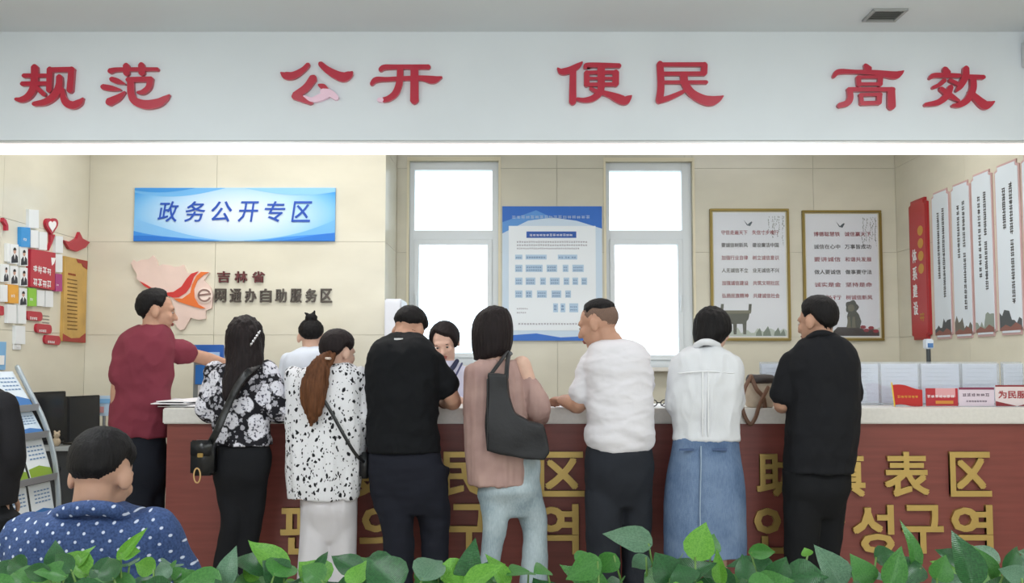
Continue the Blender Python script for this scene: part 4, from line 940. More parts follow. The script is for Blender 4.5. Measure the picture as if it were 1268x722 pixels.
for k in range(5):
    c = W(311 + 2.3*k, 426 - 3.4*k, 5.165); cp.add(*ell(c, (.007, .006, .007)))
cp.tube([W(310, 428, 5.168), W(322, 410, 5.168)], [.004, .004], 8, 2).obj('hair_clip', mat('silver_clip', 'd8d8dc', .2, .9), t, smooth=True)
bagm = mat('black_bag_leather', '17181a', .3, var=.2, vscale=30, bump=.3, bscale=40)
bg_ = empty('crossbody_bag', 'small black quilted crossbody bag with tan loop at the floral blouse woman\'s hip', 'handbag', W(252, 590, 5.16))
bx0, bx1, bz0, bz1 = W(239, 588, 5.16).x, W(267, 588, 5.16).x, W(252, 588, 5.16).z, W(252, 545, 5.16).z
MB().box((bx0, 5.10, bz0), (bx1, 5.19, bz1)).obj('body', bagm, bg_, .014, True)
MB().box((bx0+.004, 5.088, bz1-.075), (bx1-.004, 5.104, bz1+.004)).obj('flap', bagm, bg_, .007, True)
MB().box(((bx0+bx1)/2-.014, 5.082, bz1-.08), ((bx0+bx1)/2+.014, 5.09, bz1-.06)).obj('clasp', mat('brass_clasp', 'b89a5c', .3, .9), bg_, .002)
lp = [W(244+4*sin(a), 580+9-9*cos(a), 5.083) for a in [2*pi*i/12 for i in range(13)]]
MB().tube(lp, [.004]*13, 8, 2).obj('tan_loop', mat('tan_cord', 'c09a66', .6), bg_, smooth=True)
strap('strap', [W(318, 452, 5.18), W(306, 462, 5.115), W(293, 480, 5.10), W(281, 505, 5.10), W(269, 533, 5.09), W(260, 550, 5.12)], .019, bagm, bg_)

# 3 woman in the long white blouse with black flecks
t, Mh, hs = person('woman in long white blouse with black flecks, auburn ponytail and white wide trousers', 5.28, (419, 437, 5.30, 38, 10, 0, .95, .94),
    [(449, 398, 438, .07, .01), (455, 376, 444, .10), (463, 362, 449, .12), (478, 355, 453, .135), (505, 353, 454, .14), (535, 354, 455, .14), (570, 352, 452, .145), (595, 352, 448, .145), (616, 355, 445, .14)],
    pattern('fleck_print_cloth', f_fleck), [(((366, 467, 5.28), (366, 520, 5.29), (374, 515, 5.52)), .88), (((446, 467, 5.28), (449, 522, 5.28), (434, 515, 5.54)), .88)],
    (1.6, .06, .06, .055), [(600, 372, 441, .12), (625, 372, 441, .125), (645, 372, 441, .125)], [[(389, 625, 18, 0), (388, 680, 18.5, -.02), (386, 720, 18.5, -.02)], [(424, 625, 18.5, 0), (424, 680, 18, .02), (424, 720, 18, .02)]],
    'd0ab98', shirt_fold=addf(noisefold(16, 9, 1.6, .014, 21), noisefold(6, 6, 6, .006, 22)), leg_m=cloth('trousers_white', 'cfccd0', .03), leg_fold=addf(noisefold(14, 9, 2, .010, 25)), nape=(414, 452, 5.27), shirt_name='blouse', ex=2.1)
grid_hair(t, *hair_cap(Mh, hs, front=30, side=-8, back=-60, t=.018, top=.022), hair_brown, .002)
P = [W(409, 440, 5.185), W(398, 452, 5.14), W(390, 475, 5.115), W(388, 500, 5.115), W(387, 516, 5.12), W(385, 526, 5.125)]
organic('ponytail', [tube(P, [.030, .052, .068, .060, .036, .012], 20, 6, True, ((0, 1, 0), .5))], hair_auburn, t, .006, 1, addf(noisefold(60, 30, 6, .009, 4), noisefold(130, 60, 10, .005, 6)))
MB().tube([W(406+3*sin(a), 444, 5.165 + .03*cos(a)) for a in [2*pi*i/12 for i in range(13)]], [.007]*13, 8, 2).obj('hair_tie', mat('hair_tie_white', 'c9b9ae', .6), t, smooth=True)
b3 = empty('shoulder_bag', 'small black bag on a thin strap at the fleck blouse woman\'s hip', 'handbag', W(452, 592, 5.24))
MB().box((W(446, 570, 5.24).x, 5.20, W(450, 592, 5.24).z), (W(459, 570, 5.24).x, 5.30, W(450, 560, 5.24).z)).obj('body', bagm, b3, .012, True)
strap('strap', [W(385, 476, 5.135), W(398, 491, 5.118), W(411, 512, 5.112), W(427, 541, 5.112), W(440, 562, 5.13), W(450, 572, 5.19)], .009, bagm, b3, .4)

# 4 man in the black T-shirt
t, Mh, hs = person('man in black T-shirt and dark navy trousers bent over the counter', 5.26, (506, 410, 5.40, 25, 42, 4, 1.02),
    [(412, 484, 520, .075, .08), (418, 474, 527, .10, .05), (427, 463, 536, .125, .02), (443, 456, 543, .14), (470, 454, 545, .14), (505, 454, 543, .13), (535, 455, 543, .128), (559, 455, 546, .13)],
    cloth('tshirt_black', '0d0f13'), [(((533, 448, 5.28), (561, 496, 5.30), (549, 506, 5.49)), 1.08, None, {'curl': .35, 'dir': (-.45, .9, -.02)}), (((472, 448, 5.28), (464, 492, 5.34), (490, 502, 5.58)), 1.05)],
    (.64, .070, .073), [(552, 456, 546, .125), (575, 456, 550, .135), (600, 459, 553, .13), (612, 462, 554, .12)], [[(485, 608, 26, 0), (492, 650, 20, -.03), (495, 712, 17, -.03)], [(531, 608, 25, 0), (539, 650, 19, .03), (538, 712, 16, .03)]],
    'b68d77', shirt_fold=addf(noisefold(5, 4, 8, .008, 31), noisefold(9, 6, 6, .016, 32, True), noisefold(16, 9, 14, .006, 33, True)), leg_m=cloth('trousers_ink', '1a1c26'), leg_fold=addf(noisefold(8, 8, 7, .009, 35), noisefold(5, 5, 16, .006, 36)), nape=(504, 416, 5.33))
short_hair(t, Mh, hs, hair_black, front=40, side=2, back=-34, t=.012, top=.024)
MB().box((W(487, 420, 5.16).x, 5.195, W(487, 422, 5.16).z), (W(498, 420, 5.16).x, 5.203, W(487, 418.5, 5.16).z)).obj('collar_label', mat('label_white', 'd8d8d8', .6), t)
wr = W(549, 506, 5.49); wr.z = 1.135; el = W(561, 496, 5.30); dd = (wr-el).normalized(); c0 = el.lerp(wr, .9); u_ = dd.cross(V((0, 0, 1))).normalized(); v_ = dd.cross(u_)
MB().tube([c0 + u_*.034*cos(a) + v_*.032*sin(a) for a in [2*pi*i/14 for i in range(15)]], [.006]*15, 8, 2).obj('bracelet', mat('bead_brown', '5b3a28', .4), t, smooth=True)

# 5 woman in the dusty pink blouse
t, Mh, hs = person('woman in dusty pink cold-shoulder blouse and pale jeans with a dark bob', 5.25, (611, 408, 5.27, -8, 6, 0, 1.0, .94),
    [(446, 590, 640, .09, .0), (453, 578, 644, .11), (466, 575, 648, .12), (490, 574, 650, .125), (525, 573, 652, .125), (555, 574, 655, .13), (580, 577, 660, .135), (600, 580, 658, .13)],
    pattern('dusty_pink_cloth', lambda N, L, v, b: L.new(ramp(N, L, (lambda n: (L.new(v, n.inputs['Vector']), n)[1])(nd(N, 'ShaderNodeTexNoise', i_Scale=9)).outputs[0], [(.3, 'a2847f'), (.7, 'b5978f')]), b.inputs['Base Color'])),
    [(((646, 452, 5.25), (664, 508, 5.26), (655, 506, 5.52)), .95, (.001, .01, .01)), (((589, 464, 5.25), (586, 512, 5.27), (596, 505, 5.55)), .88, (1.5, .056, .056, .05))],
    (.6, .06, .06), [(590, 592, 666, .115), (605, 592, 668, .125), (615, 592, 668, .12)], [[(612, 600, 20, 0), (613, 650, 15.5, -.04), (607, 690, 13, -.05), (605, 718, 15, -.05)], [(646, 598, 23, 0), (660, 640, 17.5, .03), (663, 668, 15.5, .03), (661, 718, 17.5, .03)]],
    'd8b3a0', shirt_fold=addf(noisefold(26, 12, 2.0, .010, 41), noisefold(6, 6, 6, .006, 42)), leg_m=pattern('pale_jeans', f_denim('8496a0', 'b0bec4')), leg_fold=noisefold(8, 8, 9, .006, 45), nape=(609, 441, 5.25), shirt_name='blouse',
    extra_shirt=[tube([W(653, 474, 5.25), W(662, 492, 5.25), W(667, 508, 5.28), W(663, 515, 5.38), W(655, 510, 5.45)], [.052, .066, .068, .06, .04], 18, 4)])
hr = rings([(379.5, 608, 621, .04), (384, 597, 629, .085), (392, 589, 633, .105), (408, 584, 635, .115, -.005), (424, 584, 634.5, .11, -.01), (434, 585, 632, .10, -.015), (441, 586, 624, .085, -.02), (446, 586, 604, .05, -.03)], 5.27)
organic('hair', [loft(hr, 32, 5, 2.1), hair_cap(Mh, hs, front=36, side=-10, back=-40, t=.012, top=.012)], hair_brown, t, .006, 2, addf(noisefold(60, 60, 5, .004, 4)))
tb = empty('tote_bag', 'large slouchy black leather tote hanging from the pink blouse woman\'s shoulder', 'handbag', W(640, 571, 5.06))
tm_ = mat('tote_leather', '121317', .5, var=.15, vscale=9, bump=.15, bscale=50)
pts = [(604, 462), (616, 463), (628, 464), (631, 490), (638, 512), (655, 522), (673, 527), (678, 545), (681, 561), (674, 571), (650, 569), (625, 564), (602, 559), (602, 520)]
sh_ = MB().prism([W(x, y, 5.03) for x, y in pts], (0, .10, 0)); organic('body', [(sh_.v, sh_.f)], tm_, tb, .007, 6, noisefold(6, 6, 5, .008, 9))
strap('handle', [W(606, 466, 5.05), W(618, 450, 5.10), W(627, 438, 5.17), W(631, 436, 5.24)], .010, tm_, tb, .4)
strap('handle', [W(627, 468, 5.05), W(628, 452, 5.09), W(630, 440, 5.16), W(633, 437, 5.24)], .012, tm_, tb, .4)
MB().tube([W(603.5, 470, 5.025), W(603.5, 520, 5.025), W(603.5, 556, 5.025)], [.004]*3, 8, 3).obj('edge_piping', mat('tote_piping', '17181b', .4), tb, smooth=True)

# 6 man in the white T-shirt
t, Mh, hs = person('stout man in white T-shirt and charcoal trousers with shaved temples', 5.24, (741, 402, 5.26, -62, 14, 0, 1.08, 1.06),
    [(421, 744, 777, .08, .01), (427, 733, 793, .11), (438, 726, 803, .135), (456, 722, 807, .15), (482, 725, 808, .155), (520, 726, 808, .16), (545, 725, 809, .16), (556, 734, 802, .145), (562, 748, 786, .11)],
    cloth('tshirt_white', 'd9d7dc', .03), [(((735, 450, 5.26), (717, 500, 5.28), (697, 496, 5.48)), 1.15, (.68, .072, .076), {'curl': .6}), (((790, 450, 5.26), (795, 494, 5.34), (775, 498, 5.58)), 1.12, (.62, .07, .07))],
    (.64, .070, .073), [(540, 727, 807, .14), (565, 724, 809, .15), (590, 723, 809, .15), (603, 724, 809, .14)], [[(747, 600, 23.5, 0), (747, 650, 22, -.03), (748, 700, 20, -.03)], [(788, 600, 21, 0), (788, 650, 19, .03), (787, 700, 18, .03)]],
    'b78d77', shirt_fold=addf(noisefold(4, 4, 7, .007, 51), noisefold(5, 4, 12, .016, 52, True), noisefold(13, 9, 22, .005, 53, True)), leg_m=cloth('trousers_charcoal', '25282f'), leg_fold=noisefold(8, 8, 7, .010, 55), nape=(757, 425, 5.24))
grid_hair(t, *hair_cap(Mh, hs, front=40, side=26, back=12, t=.008, top=.014, soft=20), hair_black, .0015)
grid_hair(t, *hair_cap(Mh, hs, front=36, side=4, back=-40, t=.0022, top=.002, soft=30), mat('stubble_hair', '6e574b', .8, var=.15, vscale=220), 0, 'faded_temple_hair')

# 7 woman in the white shirt and denim skirt
t, Mh, hs = person('woman in sheer white shirt and long blue denim skirt with short black hair', 5.24, (883, 408, 5.26, 42, 12, 0, .98, .94),
    [(427, 862, 888, .07, .01), (434, 846, 904, .10), (443, 833, 915, .12), (460, 828, 920, .13), (490, 828, 919, .13), (512, 832, 916, .12), (530, 834, 914, .115), (545, 833, 915, .115)],
    cloth('sheer_white_cloth', 'd4d6da', .03), [(((844, 450, 5.24), (838, 500, 5.25), (852, 504, 5.52)), .85), (((905, 450, 5.24), (909, 498, 5.26), (894, 504, 5.54)), .85)],
    (1.6, .056, .056, .05), None, [[(856, 690, 9, 0), (856, 722, 8, 0)], [(892, 690, 9, 0), (892, 722, 8, 0)]],
    'd0ab98', shirt_fold=addf(noisefold(11, 7, 4, .016, 61, True), noisefold(7, 6, 9, .006, 62), noisefold(22, 12, 10, .005, 63, True)), leg_m=skin('d0ab98'), nape=(876, 430, 5.24), leg_name='leggings', shirt_name='blouse')
dm = pattern('blue_denim', f_denim('4d6384', '7186a4'), bump=.25, bscale=260)
vs = loft(rings([(541, 834, 914, .11), (546, 833, 915, .115), (562, 831, 916, .125), (582, 828, 919, .135), (605, 825, 922, .14), (645, 823, 924, .145), (688, 823, 925, .148)], 5.24), 48, 5, 2.2)
sk = organic('skirt', [vs], dm, t, .0075, 2, addf(noisefold(9, 6, 1.5, .008, 65), noisefold(5, 5, 8, .003, 66)))
MB().tube([W(868, 553, 5.108), W(868, 580, 5.098), W(867, 620, 5.092), W(867, 680, 5.086)], [.0035]*4, 6, 3).obj('seam', mat('denim_seam', '93a5ba', .7), sk, smooth=True)
for x in (850, 891): MB().box((W(x-9, 556, 5.12).x, 5.112, W(x, 558, 5.12).z), (W(x+9, 556, 5.12).x, 5.125, W(x, 555.5, 5.12).z)).obj('pocket_flap', mat('denim_seam2', '40557a', .7), sk)
organic('hair', [loft(rings([(382.5, 877, 892, .04), (387, 867, 899, .085), (396, 860, 904, .105), (410, 858, 905, .11, -.005), (420, 859, 897, .09, -.02), (429, 861, 889, .06, -.035)], 5.26), 32, 5, 2.1), hair_cap(Mh, hs, front=36, side=-10, back=-40, t=.012, top=.012)], hair_black, t, .006, 2, noisefold(60, 60, 8, .004, 4))
MB().tube([W(862, 428, 5.18), W(870, 424, 5.15), W(880, 424, 5.15), W(889, 428, 5.18)], [.016]*4, 10, 4, True, ((0, 0, 1), 1.1)).obj('collar', cloth('sheer_white_cloth', ''), t, smooth=True)
MB().tube([W(840, 462, 5.125), W(874, 460, 5.100), W(908, 462, 5.125)], [.003]*3, 6, 5).obj('yoke_seam', mat('white_seam', 'e4e5e8', .7), t, smooth=True)
for x in (870, 877): MB().tube([W(x, 461, 5.104), W(x, 490, 5.105), W(x, 540, 5.122)], [.004]*3, 6, 4).obj('back_pleat', mat('white_seam', ''), t, smooth=True)

# 8 man in the black short-sleeved shirt
t, Mh, hs = person('man in black short-sleeved polo and black trousers at the right of the queue', 5.20, (1012, 399, 5.22, -38, 6, 0, 1.04),
    [(413, 1003, 1034, .08, .01), (420, 993, 1045, .11), (432, 979, 1055, .135), (450, 972, 1062, .15), (480, 974, 1062, .15), (520, 975, 1061, .148), (560, 972, 1058, .145), (584, 970, 1057, .142)],
    cloth('polo_black', '15161a'), [(((984, 450, 5.20), (968, 500, 5.22), (985, 505, 5.50)), 1.1, (.74, .072, .078)), (((1046, 450, 5.20), (1052, 496, 5.24), (1040, 502, 5.5)), 1.1, (.8, .07, .075))],
    (.7, .07, .075), [(576, 971, 1055, .13), (600, 970, 1053, .135), (615, 970, 1049, .12)], [[(993, 612, 23, 0), (993, 650, 22, -.03), (993, 712, 20, -.03)], [(1029, 612, 20, 0), (1026, 650, 18.5, .03), (1022, 712, 16, .03)]],
    'b28a74', shirt_fold=addf(noisefold(5, 4, 8, .008, 71), noisefold(7, 5, 4, .016, 72, True), noisefold(15, 9, 10, .005, 73, True)), leg_m=cloth('trousers_pitch', '121316'), leg_fold=noisefold(8, 8, 6, .008, 75), nape=(1018, 416, 5.20), shirt_name='polo_shirt')
short_hair(t, Mh, hs, hair_black, front=40, side=0, back=-54, t=.011, top=.024)
MB().tube([W(1002, 419, 5.15), W(1010, 414, 5.12), W(1022, 413, 5.12), W(1035, 418, 5.16)], [.02]*4, 10, 4, True, ((0, 0, 1), .9)).obj('collar', cloth('polo_black', ''), t, smooth=True)

# 9 seated man in front
t, Mh, hs = person('seated man in blue shirt with white dots seen from behind the plants', 2.72, (126, 590, 2.74, 10, 18, 0, .98),
    [(625, 78, 148, .07, .0), (632, 62, 162, .092), (640, 42, 184, .115), (656, 26, 200, .13), (680, 14, 208, .14), (722, 10, 210, .145), (800, 14, 206, .15), (900, 20, 204, .15)],
    pattern('dotted_blue_cloth', f_dots), [(((36, 668, 2.72), (14, 760, 2.78), (60, 800, 2.98)), 1.1), (((190, 664, 2.72), (226, 745, 2.80), (180, 800, 3.0)), 1.1)],
    (.95, .074, .075), [(880, 22, 202, .14), (940, 20, 204, .15)], [[(62, 930, 40, .02), (60, 925, 38, .35), (58, 935, 34, .46), (58, 1090, 28, .48)], [(162, 930, 40, .02), (166, 925, 38, .35), (168, 935, 34, .46), (168, 1090, 28, .48)]],
    'b08a75', shirt_fold=addf(noisefold(6, 5, 8, .008, 81), noisefold(7, 5, 5, .008, 82, True)), leg_m=cloth('trousers_grey', '33363c'), nape=(116, 628, 2.72), vox=.007, seated=True)
short_hair(t, Mh, hs, hair_black, front=40, side=6, back=-40, t=.009, top=.024, fold=.0018)
MB().tube([W(72, 642, 2.66), W(84, 633, 2.625), (W(112, 629, 2.61)), W(140, 632, 2.63), W(152, 641, 2.67)], [.022]*5, 12, 5, True, ((0, 0, 1), .9)).obj('collar', MATS.get('x') or bpy.data.materials['dotted_blue_cloth'], t, smooth=True)
ch = empty('waiting_chair', 'grey waiting chair under the seated man in the dotted shirt', 'chair', (W(112, 700, 2.72).x, 2.75, 0))
cx = W(112, 700, 2.72).x; zs = W(112, 975, 2.72).z
grey = mat('chair_grey', '70757a', .5)
MB().box((cx-.24, 2.52, zs-.05), (cx+.24, 2.98, zs)).obj('seat', grey, ch, .015, True)
MB().box((cx-.22, 2.50, zs+.08), (cx+.22, 2.535, .64)).obj('backrest', grey, ch, .012, True)
for sx in (-.2, .2):
    for y in (2.55, 2.93): MB().tube([(cx+sx, y, zs-.04), (cx+sx, y, .003)], [.014, .014], 8, 1, False).obj('leg', mat('chair_steel', '9a9c9e', .3, .9), ch)
    MB().tube([(cx+sx, 2.53, zs-.03), (cx+sx, 2.517, zs+.12)], [.012, .012], 8, 1, False).obj('back_post', mat('chair_steel', ''), ch)

# 10 clerk with the bun
t, Mh, hs = person('clerk in pale shirt with black hair in a bun, back turned behind the counter', 6.62, (385, 418, 6.64, -12, 10, 0, .98, .94),
    [(429, 374, 396, .07, .01), (434, 363, 407, .10), (442, 354, 413, .12), (460, 350, 416, .125), (500, 350, 416, .12), (540, 352, 414, .115)],
    cloth('pale_blue_shirt', 'cfd6e2', .03), [(((357, 446, 6.62), (349, 490, 6.6), (356, 512, 6.75)), .85), (((410, 446, 6.62), (415, 490, 6.64), (405, 510, 6.8)), .85)],
    (1.5, .052, .05, .045), [(530, 355, 411, .11), (560, 354, 412, .12), (575, 356, 410, .11)], [[(371, 570, 14, 0), (370, 640, 11, 0), (369, 690, 10, 0)], [(395, 570, 14, 0), (396, 640, 11, 0), (397, 690, 10, 0)]],
    'd0ab98', shirt_fold=noisefold(9, 6, 6, .007, 91), leg_m=cloth('trousers_black', ''), nape=(385, 431, 6.61))
organic('hair', [hair_cap(Mh, hs, front=34, side=-4, back=-46, t=.014, top=.016), ell(Mh @ V((0, -.06, .118)), (.042, .04, .03)), tube([Mh @ V((.01, -.06, .135)), Mh @ V((.02, -.07, .16))], [.018, .008], 8, 2), tube([Mh @ V((-.02, -.06, .135)), Mh @ V((-.04, -.07, .15))], [.015, .006], 8, 2)], hair_black, t, .006, 1, noisefold(60, 60, 60, .003, 3))

# 11 clerk facing the hall
t, Mh, hs = person('clerk in white shirt with navy collar facing the hall, head bowed over paperwork', 6.35, (551, 424, 6.32, 188, 24, 6, 1.0, .92),
    [(446, 536, 564, .07, -.02), (452, 527, 573, .10), (461, 518, 582, .12), (480, 516, 584, .125), (510, 518, 582, .12), (540, 520, 580, .115)],
    cloth('lilac_white_shirt', 'd3d3e6', .03), [(((522, 466, 6.33), (514, 508, 6.24), (540, 512, 6.08)), .85), (((577, 466, 6.33), (585, 506, 6.24), (562, 512, 6.08)), .85)],
    (1.5, .053, .05, .045), [(530, 522, 578, .11), (560, 521, 579, .12), (575, 523, 577, .11)], [[(538, 570, 14, 0), (537, 640, 11, 0), (536, 700, 10, 0)], [(562, 570, 14, 0), (563, 640, 11, 0), (564, 700, 10, 0)]],
    'd9b4a3', shirt_fold=noisefold(9, 6, 6, .007, 95), leg_m=cloth('trousers_black', ''), nape=(551, 448, 6.36), toe=-1)
grid_hair(t, *hair_cap(Mh, hs, front=30, side=-34, back=-50, t=.022, top=.022, skew=26, soft=12), hair_brown, .002)
MB().tube([W(538, 449, 6.27), W(545, 456, 6.235), W(552, 462, 6.225)], [.014, .016, .012], 10, 4, True, ((0, 1, 0), .5)).obj('collar', mat('navy_collar', '252b4a', .7), t, smooth=True)
MB().tube([W(566, 447, 6.27), W(560, 456, 6.235), W(552, 462, 6.225)], [.014, .016, .012], 10, 4, True, ((0, 1, 0), .5)).obj('collar', mat('navy_collar', ''), t, smooth=True)
MB().tube([W(572, 450, 6.22), W(562, 470, 6.2)], [.006, .006], 8, 1).obj('pen', mat('pen_navy', '3a3f6a', .4), t, smooth=True)

# 12 dark-clothed person cut by the left edge
t, Mh, hs = person('person in dark coat cut off by the left edge, stooping at the brochure rack', 3.8, (-62, 440, 3.85, 60, 25, 0, 1.0),
    [(468, -85, -38, .08, .02), (480, -100, -10, .12), (492, -106, 6, .14), (515, -108, 14, .15), (560, -106, 16, .15), (605, -104, 17, .15), (625, -104, 16, .145)],
    cloth('coat_black', '1b1a1d'), [(((2, 505, 3.8), (14, 562, 3.80), (6, 606, 3.90)), 1.0), (((-96, 505, 3.8), (-100, 580, 3.85), (-60, 600, 4.05)), 1.0)],
    (1.55, .062, .055, .05), [(610, -102, 12, .13), (650, -100, 14, .14), (680, -98, 14, .13)], [[(-72, 680, 34, 0), (-72, 760, 26, 0), (-72, 840, 22, 0)], [(-14, 680, 34, 0), (-12, 760, 26, 0), (-10, 840, 22, 0)]],
    'b08a75', shirt_fold=noisefold(6, 5, 6, .010, 99), leg_m=cloth('trousers_pitch', ''), nape=(-62, 470, 3.8), shirt_name='coat')
short_hair(t, Mh, hs, hair_black)
# ================================================================ things on and around the counter
paper = mat('paper_white', 'e8e8ea', .6); acr = glassy('clear_acrylic', 'f8fbff', .10, .05, .15, 'f4f7fb')
# acrylic document holders
HX = [(942, 989, 'behind the black polo man'), (991, 1039, 'hidden by the black polo man\'s back'), (1041, 1089, 'right beside the black polo man'), (1090, 1138, 'behind the red flag card'), (1140, 1189, 'behind the red printed card'), (1191, 1236, 'behind the white card with purple top'), (1242, 1290, 'at the right edge of the counter')]
for i, (x0, x1, lab) in enumerate(HX):
    Y = 5.93; a, b = W(x0, 508, Y), W(x1, 448, Y); z0 = ZCT
    t = empty('document_holder', 'clear acrylic document holder with white paper, ' + lab, 'document holder', ((a.x+b.x)/2, Y, z0), 'acrylic document holders on the counter')
    MB().box((a.x, Y+.012, z0+.004), (b.x, Y+.015, b.z)).obj('back_plate', acr, t, .001)
    MB().box((a.x, Y-.012, z0+.004), (b.x, Y-.009, b.z-.01)).obj('front_plate', acr, t, .001)
    for s in (a.x, b.x-.004): MB().box((s, Y-.009, z0+.004), (s+.004, Y+.012, b.z-.01)).obj('side_wall', acr, t)
    MB().box((a.x, Y-.05, z0), (b.x, Y+.05, z0+.004)).obj('foot', acr, t, .001)
    MB().box((a.x+.01, Y-.002, z0+.012), (b.x-.01, Y+.002, b.z-.012)).obj('paper', mat('form_paper', 'eef1f6', .7), t)
    mb = MB()
    for k in range(9): marks(mb, V((a.x+.03, Y-.0022, b.z-.04-.024*k)), FRONT, (b.x-a.x)-.06-.02*(k % 3), .006, 18, rng, .0005)
    mb.obj('form_print', mat('faint_print', 'b4bcc8', .7), t)['kind'] = 'stuff'
# standing cards
def card(label, x0, x1, y0, y1, base, Y=5.70):
    a, b = W(x0, y1, Y), W(x1, y0, Y); dz = ZCT - a.z
    t = empty('counter_card', label, 'sign card', ((a.x+b.x)/2, Y, ZCT), 'sign cards standing on the counter')
    return t, a.x, b.x, ZCT+.004, b.z + dz + .004, Y
t, x0, x1, z0, z1, Y = card('red flag-shaped card with gold lettering and yellow pole edge', 1104, 1142, 482, 508, 0)
w, h = x1-x0, z1-z0
n = 12; top = [(x0+w*.05+w*.95*i/n, Y, z1 - h*.16*i/n + h*.07*sin(5.2*i/n)) for i in range(n+1)]; bot = [(x0+w*.12+w*.88*i/n, Y, z0 + h*.02 + h*.06*sin(5.2*i/n+.6)) for i in range(n+1)]
MB().prism(bot + top[::-1], (0, .004, 0)).obj('flag', mat('card_red', 'b5201e', .4), t)
MB().tube([(x0+.004, Y-.001, z1+.012), (x0+w*.10, Y-.001, z0)], [.004, .004], 8, 1).obj('pole', mat('card_yellow', 'e0c040', .4), t)
mb = MB(); marks(mb, V((x0+w*.2, Y-.0002, z0+h*.48)), FRONT, w*.68, h*.22, 6, rng, .001); mb.obj('lettering', mat('gold_print', 'd8a83c', .4), t)
MB().box((x0+w*.1, Y-.03, ZCT), (x1, Y+.04, ZCT+.004)).obj('foot', acr, t)
t, x0, x1, z0, z1, Y = card('red and pink printed card with small white lettering', 1147, 1186, 486, 508, 0); w, h = x1-x0, z1-z0
MB().box((x0, Y, z0), (x1, Y+.004, z1)).obj('card', mat('card_crimson', 'b02a34', .4), t)
MB().box((x0+w*.3, Y-.0006, z0+h*.5), (x1-w*.08, Y, z1)).obj('pink_field', mat('card_pink', 'd9a0a4', .4), t)
MB().box((x0+w*.3, Y-.0008, z0+h*.12), (x1-w*.15, Y, z0+h*.3)).obj('gold_stripe', mat('card_gold', 'd08a3a', .4), t)
mb = MB(); marks(mb, V((x0+w*.04, Y-.0008, z0+h*.62)), FRONT, w*.86, h*.34, 7, rng, .001); mb.obj('lettering', wht, t)
MB().box((x0, Y-.03, ZCT), (x1, Y+.04, ZCT+.004)).obj('foot', acr, t)
t, x0, x1, z0, z1, Y = card('white card with purple top edge and two dark lines of lettering', 1188, 1231, 485, 508, 0); w, h = x1-x0, z1-z0
MB().box((x0, Y, z0), (x1, Y+.004, z1)).obj('card', mat('card_lilac', 'd9cbd6', .4), t)
MB().box((x0, Y-.0006, z1-h*.12), (x1, Y, z1)).obj('purple_edge', mat('card_purple', '7d3450', .4), t)
mb = MB(); marks(mb, V((x0+w*.1, Y-.0002, z0+h*.62)), FRONT, w*.78, h*.24, 6, rng, .001); mb.obj('heading_lettering', mat('card_dark', '4a3048', .4), t)
mb = MB(); marks(mb, V((x0+w*.2, Y-.0002, z0+h*.28)), FRONT, w*.6, h*.17, 8, rng, .001); mb.obj('number_lettering', mat('card_dark', ''), t)
MB().box((x0, Y-.03, ZCT), (x1, Y+.04, ZCT+.004)).obj('foot', acr, t)
t, x0, x1, z0, z1, Y = card('white card with red corners reading 为民服务 at the right edge', 1232, 1284, 482, 508, 0); w, h = x1-x0, z1-z0
MB().box((x0, Y-.012, z0), (x1, Y-.008, z1)).obj('card', mat('card_blush', 'e0d3d3', .4), t); Y -= .012
MB().box((x0, Y-.0006, z1-h*.08), (x1, Y, z1)).obj('red_edge', mat('card_maroon', '8a2c34', .4), t)
MB().prism([(x0, Y-.0006, z0), (x0+w*.5, Y-.0006, z0), (x0, Y-.0006, z0+h*.24)], (0, .0006, 0)).obj('red_corner', mat('card_maroon', ''), t)
MB().prism([(x1, Y-.0006, z0), (x1-w*.5, Y-.0006, z0), (x1, Y-.0006, z0+h*.24)], (0, .0006, 0)).obj('red_corner', mat('card_maroon', ''), t)
letters('lettering', '为民服务', t, mat('card_redtext', 'a02c34', .4), (x0+w*.5, Y-.0015, z0+h*.55), w*.86, h*.36, .0008, .0008)
MB().box((x0, Y-.03, ZCT), (x1, Y+.05, ZCT+.004)).obj('foot', acr, t)
# small device on a post behind the holders
p = W(1150, 447, 6.1); t = empty('camera_post', 'small blue and white camera on a dark post behind the holders', 'camera', (p.x, 6.1, ZCT))
MB().box((p.x-.04, 6.06, ZCT), (p.x+.04, 6.14, ZCT+.012)).obj('base', mat('post_dark', '3a3f40', .5), t, .003)
MB().tube([(p.x, 6.1, ZCT+.01), (p.x, 6.1, W(1150, 430, 6.1).z)], [.013, .013], 10, 1).obj('post', mat('post_dark', ''), t)
zz = W(1150, 426, 6.1).z; MB().box((p.x-.022, 6.07, zz-.03), (p.x+.022, 6.13, zz+.03)).obj('head', mat('cam_white', 'd5dde6', .4), t, .006); MB().box((p.x-.016, 6.066, zz-.022), (p.x+.016, 6.07, zz+.004)).obj('screen', mat('cam_blue', '4a78b0', .3), t)

# papers, glasses and forms on the counter top
def sheet(x, y, rot, w=.21, d=.297, name='paper_sheet', m=paper, th=.0015, z=ZCT):
    c, s = cos(rot), sin(rot); P = [(x + a*c - b*s, y + a*s + b*c, z) for a, b in ((-w/2, -d/2), (w/2, -d/2), (w/2, d/2), (-w/2, d/2))]
    return MB().prism(P, (0, 0, th)).obj(name, m)
st = empty('paper_stack', 'loose stack of white papers at the left end of the counter top', 'papers', (W(240, 500, 5.75).x, 5.8, ZCT))
for k in range(6):
    c = V((W(238, 500, 5.75).x + rng.uniform(-.06, .08), 5.78 + rng.uniform(-.06, .06), ZCT + .006*k)); r = rng.uniform(-.5, .5)
    P = [c + V((a*cos(r)-b*sin(r), a*sin(r)+b*cos(r), 0)) for a, b in ((-.105, -.148), (.105, -.148), (.105, .148), (-.105, .148))]
    P[rng.randrange(4)].z += .02
    MB().prism(P, (0, 0, .004)).obj('sheet', paper, st)
